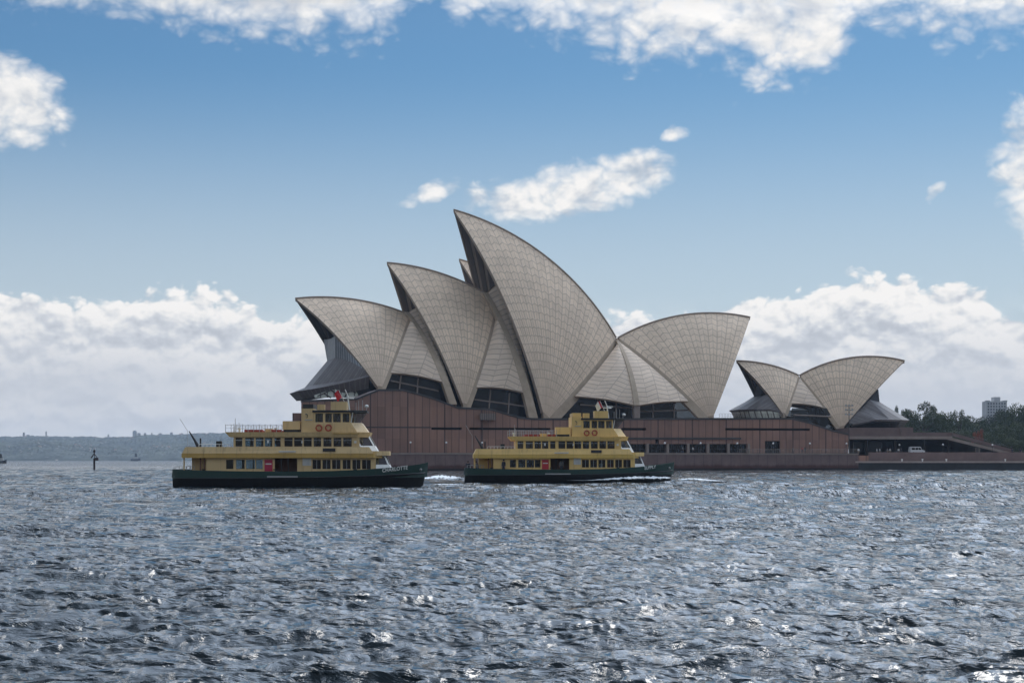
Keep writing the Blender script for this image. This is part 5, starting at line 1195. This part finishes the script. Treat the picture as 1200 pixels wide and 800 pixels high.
tree_at(OK_, 1058, 477, 16, 720, 'smaller open crowned tree right behind the slim one')
tree_at(OK_, 1082, 467.5, 50, 680, 'tall open crowned tree whose branches stand out against the sky')
tree_at(OK2, 1097, 470, 34, 690, 'open crowned tree leaning beside the tallest park tree')
tree_at(OK2, 1126, 475.5, 26, 670, 'round open crowned tree with sky showing through its top')
tree_at(RK, 1147, 498.5, 17, 545, 'small tree with orange red blossom above the stairway', name='flowering_tree')

# ------------------------------------------------------------------ apartment block on the skyline
plain('render_grey', (.46, .45, .44), .8, .08, .2); plain('window_dark', (.06, .065, .075), .3, .2, .5); plain('house_white', (.62, .60, .56), .8, .1, .1); plain('roof_tile', (.22, .12, .09), .8, .2, .1)
Yb = 1500; ab = empty('apartment_block', ((1168 - CX) / FPX * Yb, Yb, 2), 0, 'pale grey apartment block rising above the trees near the right edge', 'building')
pz = lambda py: CAMH + (HY - py) / FPX * Yb - 2; pw = lambda px: (px - 1168) / FPX * Yb
mb = MB(); mb.box(pw(1156), pw(1180), 0, 14, 0, pz(470)); wl_ = mb.build('wall', 'render_grey', ab)
mb = MB(); mb.box(pw(1166), pw(1173), 2, 12, pz(470) + .01, pz(465)); mb.build('lift_tower', 'render_grey', ab)
mb = MB(); mb.box(pw(1155.7), pw(1160), -.5, 5, pz(470) - .1, pz(469)); mb.build('parapet', 'render_grey', ab); mb = MB(); mb.box(pw(1175), pw(1180.4), -.5, 5, pz(470) - .1, pz(469)); mb.build('parapet', 'render_grey', ab)
for r_i in range(6):
    for c_i in range(7):
        x = pw(1157.6 + c_i * 3.2); z = pz(472.2 + r_i * 3.4); m2 = MB(); m2.box(x - .1, x + 1.15, -.12, .05, z - 1.1, z + .3); m2.build('window', 'window_dark', wl_)

# ------------------------------------------------------------------ far shore
def fbm(x, seed, oct_=5):
    r_ = np.random.default_rng(seed); v = 0
    for o_ in range(oct_): v = v + np.sin(x * 2 ** o_ * (1 + .1 * r_.random()) + r_.random() * 6.28) / 1.7 ** o_
    return v
def ridge_fn(prof, seed, amp):
    px_ = [p[0] for p in prof]; py_ = [p[1] for p in prof]
    return lambda px: np.interp(px, px_, py_) + amp * fbm(np.asarray(px) * .09, seed)
far_top = ridge_fn([(-200, 511), (0, 512), (60, 511.5), (120, 513), (170, 511), (230, 508.5), (330, 507), (500, 508), (700, 510)], 3, .35)
near_top = ridge_fn([(-200, 521), (0, 518), (40, 517), (80, 520), (120, 524), (160, 525), (200, 520), (260, 518), (400, 521), (700, 524)], 8, .4)
def hill(name, Y0, Y1, topf_, seed, px0=-260, px1=760):
    nx, ny = 420, 26; rgx = np.random.default_rng(seed); P = []
    for i in range(nx + 1):
        px = px0 + (px1 - px0) * i / nx; row = []
        for j in range(ny + 1):
            f = j / ny; Y = Y0 + (Y1 - Y0) * f; hmax = CAMH + (HY - float(topf_(px))) / FPX * Y1
            z = hmax * (math.sin(min(1, f * 1.02) * math.pi / 2) ** .8) if j else -1.0
            if 0 < j: z += (rgx.random() - .4) * 5.0 * min(1, f * 3)
            row.append(((px - CX) / FPX * Y, Y, z))
        P.append(row)
    mb = MB(); mb.grid(P, None, None, 0, smooth=False); o = mb.build(name, 'hill_woods'); tag(o, kind='structure'); return o
m, t, b = newmat('hill_woods')
g = t.n('ShaderNodeNewGeometry').outputs['Position']
n1_ = t.noise(g, .016, 7, .75); n2_ = t.noise(g, .006, 3, .5)
c = t.mix(t.lin(n1_, .35, .65), (.014, .022, .02), (.10, .115, .09)); c = t.mix(t.m('MULTIPLY', t.ss(t.noise(t.vm('MULTIPLY', g, (1, 1, 3)), .09, 2, .5), .64, .70), t.lin(n2_, .4, .6)), c, (.35, .32, .29))
t.put(b.inputs['Base Color'], c); b.inputs['Roughness'].default_value = .95
hill('headland', 3500, 3900, near_top, 2); hill('far_hills', 4100, 4700, far_top, 5)
# houses and towers scattered over them
gH = 'houses and towers on the far shore'
def far_house(px, py, wpx, hpx, Y, label, tower=False, col_='house_white'):
    W_ = wpx / FPX * Y; H_ = hpx / FPX * Y; base = at(px, py, Y)
    root = empty('tower_block' if tower else 'house', base, R(rg.uniform(-20, 20)), label, 'tower' if tower else 'house', gH)
    mb = MB(); mb.box(-W_ / 2, W_ / 2, -W_ * .35, W_ * .35, -8, H_); mb.build('wall', col_, root)
    mb = MB()
    if tower: mb.box(-W_ * .25, W_ * .25, -W_ * .2, W_ * .2, H_ + .01, H_ * 1.12)
    else: mb.hull8([(-W_ * .55, -W_ * .4, H_ + .01), (W_ * .55, -W_ * .4, H_ + .01), (W_ * .55, W_ * .4, H_ + .01), (-W_ * .55, W_ * .4, H_ + .01)], [(-W_ * .3, -.1, H_ * 1.4), (W_ * .3, -.1, H_ * 1.4), (W_ * .3, .1, H_ * 1.4), (-W_ * .3, .1, H_ * 1.4)])
    mb.build('roof', 'render_grey' if tower else 'roof_tile', root)
for px, w_, h_, lb in ((28, 2.2, 4.5, 'small far tower on the skyline near the left edge'), (33, 4, 2, 'low far block beside the leftmost small tower'), (54, 1.6, 6, 'thin far tower on the skyline left of the channel marker'), (127, 1.6, 3.6, 'thin far tower on the skyline right of the channel marker'), (158, 4.6, 6.5, 'largest far tower, above the tugboat'), (163, 3.5, 3.5, 'lower block leaning against the largest far tower'), (170, 3, 3, 'far block right of the largest tower'), (178, 1.5, 3, 'slim far tower left of the ferry'), (188, 4, 2.6, 'wide far block above the ferry stern'), (201, 3.2, 3, 'far block above the ferry davit'), (213, 3, 2, 'far block right of the ferry davit')):
    far_house(px, float(far_top(px)) + 1.0, w_, h_ + 1, 4690, lb, True, 'render_grey')
rg = random.Random(12)
for i in range(64):
    px = rg.uniform(-5, 300); hillside = rg.random() < .55
    if hillside: f = rg.uniform(.25, .95); tp__ = float(near_top(px)); Y = 3500 + 400 * f; py = HY - (HY - tp__) * (math.sin(f * math.pi / 2) ** .8) * .98
    else: f = rg.uniform(.5, .95); tp__ = float(far_top(px)); Y = 4100 + 600 * f; py = HY - (HY - tp__) * (math.sin(f * math.pi / 2) ** .8) * .98
    far_house(px, py, rg.uniform(1.6, 4.2), rg.uniform(1.0, 2.0), Y, 'tiny pale house among the trees on the hazy far shore', col_='house_white' if rg.random() < .6 else 'render_grey')

# ------------------------------------------------------------------ channel marker, far boats
plain('marker_dark', (.03, .012, .014), .6, .2, 1.0); plain('boat_dark', (.03, .03, .035), .6, .2, .3); plain('boat_white', (.45, .45, .43), .5, .1, .3)
Ym = 2.7 * 2000 / 12.8; mk = empty('channel_marker', ((110.5 - CX) / FPX * Ym, Ym, 0), 0, 'dark channel marker post standing in the open water at the left', 'marker'); u_ = Ym / FPX
mb = MB(); mb.tube([(0, 0, -2), (0, 0, 14 * u_)], .25, 8); mb.build('pile', 'marker_dark', mk)
mb = MB(); mb.tube([(0, 0, 14 * u_), (0, 0, 21 * u_)], .10, 6); mb.tube([(0, 0, 20 * u_), (-3.6 * u_, 0, 14.5 * u_)], .09, 6, r2=.2); mb.tube([(0, 0, 19.5 * u_), (3 * u_, 0, 15.5 * u_)], .09, 6, r2=.12); mb.build('frame', 'marker_dark', mk)
mb = MB(); mb.box(1.2 * u_, 4.6 * u_, -.3, .3, 11.5 * u_, 15 * u_); mb.build('board', 'marker_dark', mk)
mb = MB(); mb.lathe([(0, 0), (.25, .05), (.3, .4), (.12, .8), (0, .85)], 8, (0, 0, 20.5 * u_)); mb.build('lantern', 'marker_dark', mk)
def tug(px, Y, L, label, name, yaw, wheel=True):
    r_ = empty(name, ((px - CX) / FPX * Y, Y, 0), R(yaw), label, 'boat'); h = L / 18.0
    xs_ = [-9, -8.4, -4, 2, 6, 8.2, 9]; hw_ = [2.2, 2.6, 3, 3, 2.4, 1.2, .1]; zt_ = [2.2, 2.1, 1.9, 2.0, 2.6, 3.2, 3.6]; mb = MB()
    for sd_ in SIDES: mb.grid([[(x * h, sd_ * a_ * h, z * h) for x, a_, z in zip(xs_, hw_, zt_)], [(x * h * .95, sd_ * a_ * .8 * h, -.5) for x, a_ in zip(xs_, hw_)]])
    mb.face([(-9 * h, -2.2 * h, 2.2 * h), (-9 * h, 2.2 * h, 2.2 * h), (-8.55 * h, 1.76 * h, -.5), (-8.55 * h, -1.76 * h, -.5)]); mb.face([(x * h, a_ * h, z * h - .3) for x, a_, z in zip(xs_, hw_, zt_)] + [(x * h, -a_ * h, z * h - .3) for x, a_, z in list(zip(xs_, hw_, zt_))[::-1]]); mb.build('hull', 'boat_dark', r_)
    mb = MB(); mb.box(-4 * h, 4 * h, -2 * h, 2 * h, 1.6 * h, 4.6 * h); mb.build('deckhouse', 'boat_white', r_)
    mb = MB(); mb.hull8([(-1.5 * h, -1.6 * h, 4.61 * h), (2.6 * h, -1.6 * h, 4.61 * h), (2.6 * h, 1.6 * h, 4.61 * h), (-1.5 * h, 1.6 * h, 4.61 * h)], [(-1.2 * h, -1.4 * h, 8 * h), (2.0 * h, -1.4 * h, 8 * h), (2.0 * h, 1.4 * h, 8 * h), (-1.2 * h, 1.4 * h, 8 * h)]); wh = mb.build('wheelhouse', 'boat_dark', r_)
    mb = MB(); mb.box(-1.3 * h, 2.2 * h, -1.62 * h, 1.62 * h, 6 * h, 7 * h); mb.build('window_band', 'window_dark', wh)
    mb = MB(); mb.tube([(-.5 * h, 0, 8 * h), (-.5 * h, 0, 13 * h)], .22 * h, 6, r2=.1 * h); mb.tube([(-2.0 * h, 0, 10.5 * h), (1 * h, 0, 10.5 * h)], .1 * h, 5); mb.build('mast', 'boat_dark', r_); r_.scale = (1, 1, 1.7)
    return r_
tug(159, 3000, 17, 'small dark tugboat far out before the hazy shore', 'tugboat', 25)
tug(0.5, 1190, 8.5, 'dark workboat cut by the left edge of the view', 'workboat', 10)

# ------------------------------------------------------------------ haze
HAZE_DENSITY = 6.5e-5
mb = MB(); mb.box(-6200, 6200, -400, 6200, -4.5, 96); 
m = bpy.data.materials.new('haze'); m.use_nodes = True; nt = m.node_tree; nt.nodes.clear(); MATS['haze'] = m
pv_ = nt.nodes.new('ShaderNodeVolumePrincipled'); pv_.inputs['Color'].default_value = (.62, .78, 1.0, 1); pv_.inputs['Density'].default_value = HAZE_DENSITY; pv_.inputs['Anisotropy'].default_value = .3
oo = nt.nodes.new('ShaderNodeOutputMaterial'); nt.links.new(pv_.outputs[0], oo.inputs['Volume'])
o = mb.build('haze', 'haze'); tag(o, kind='stuff')
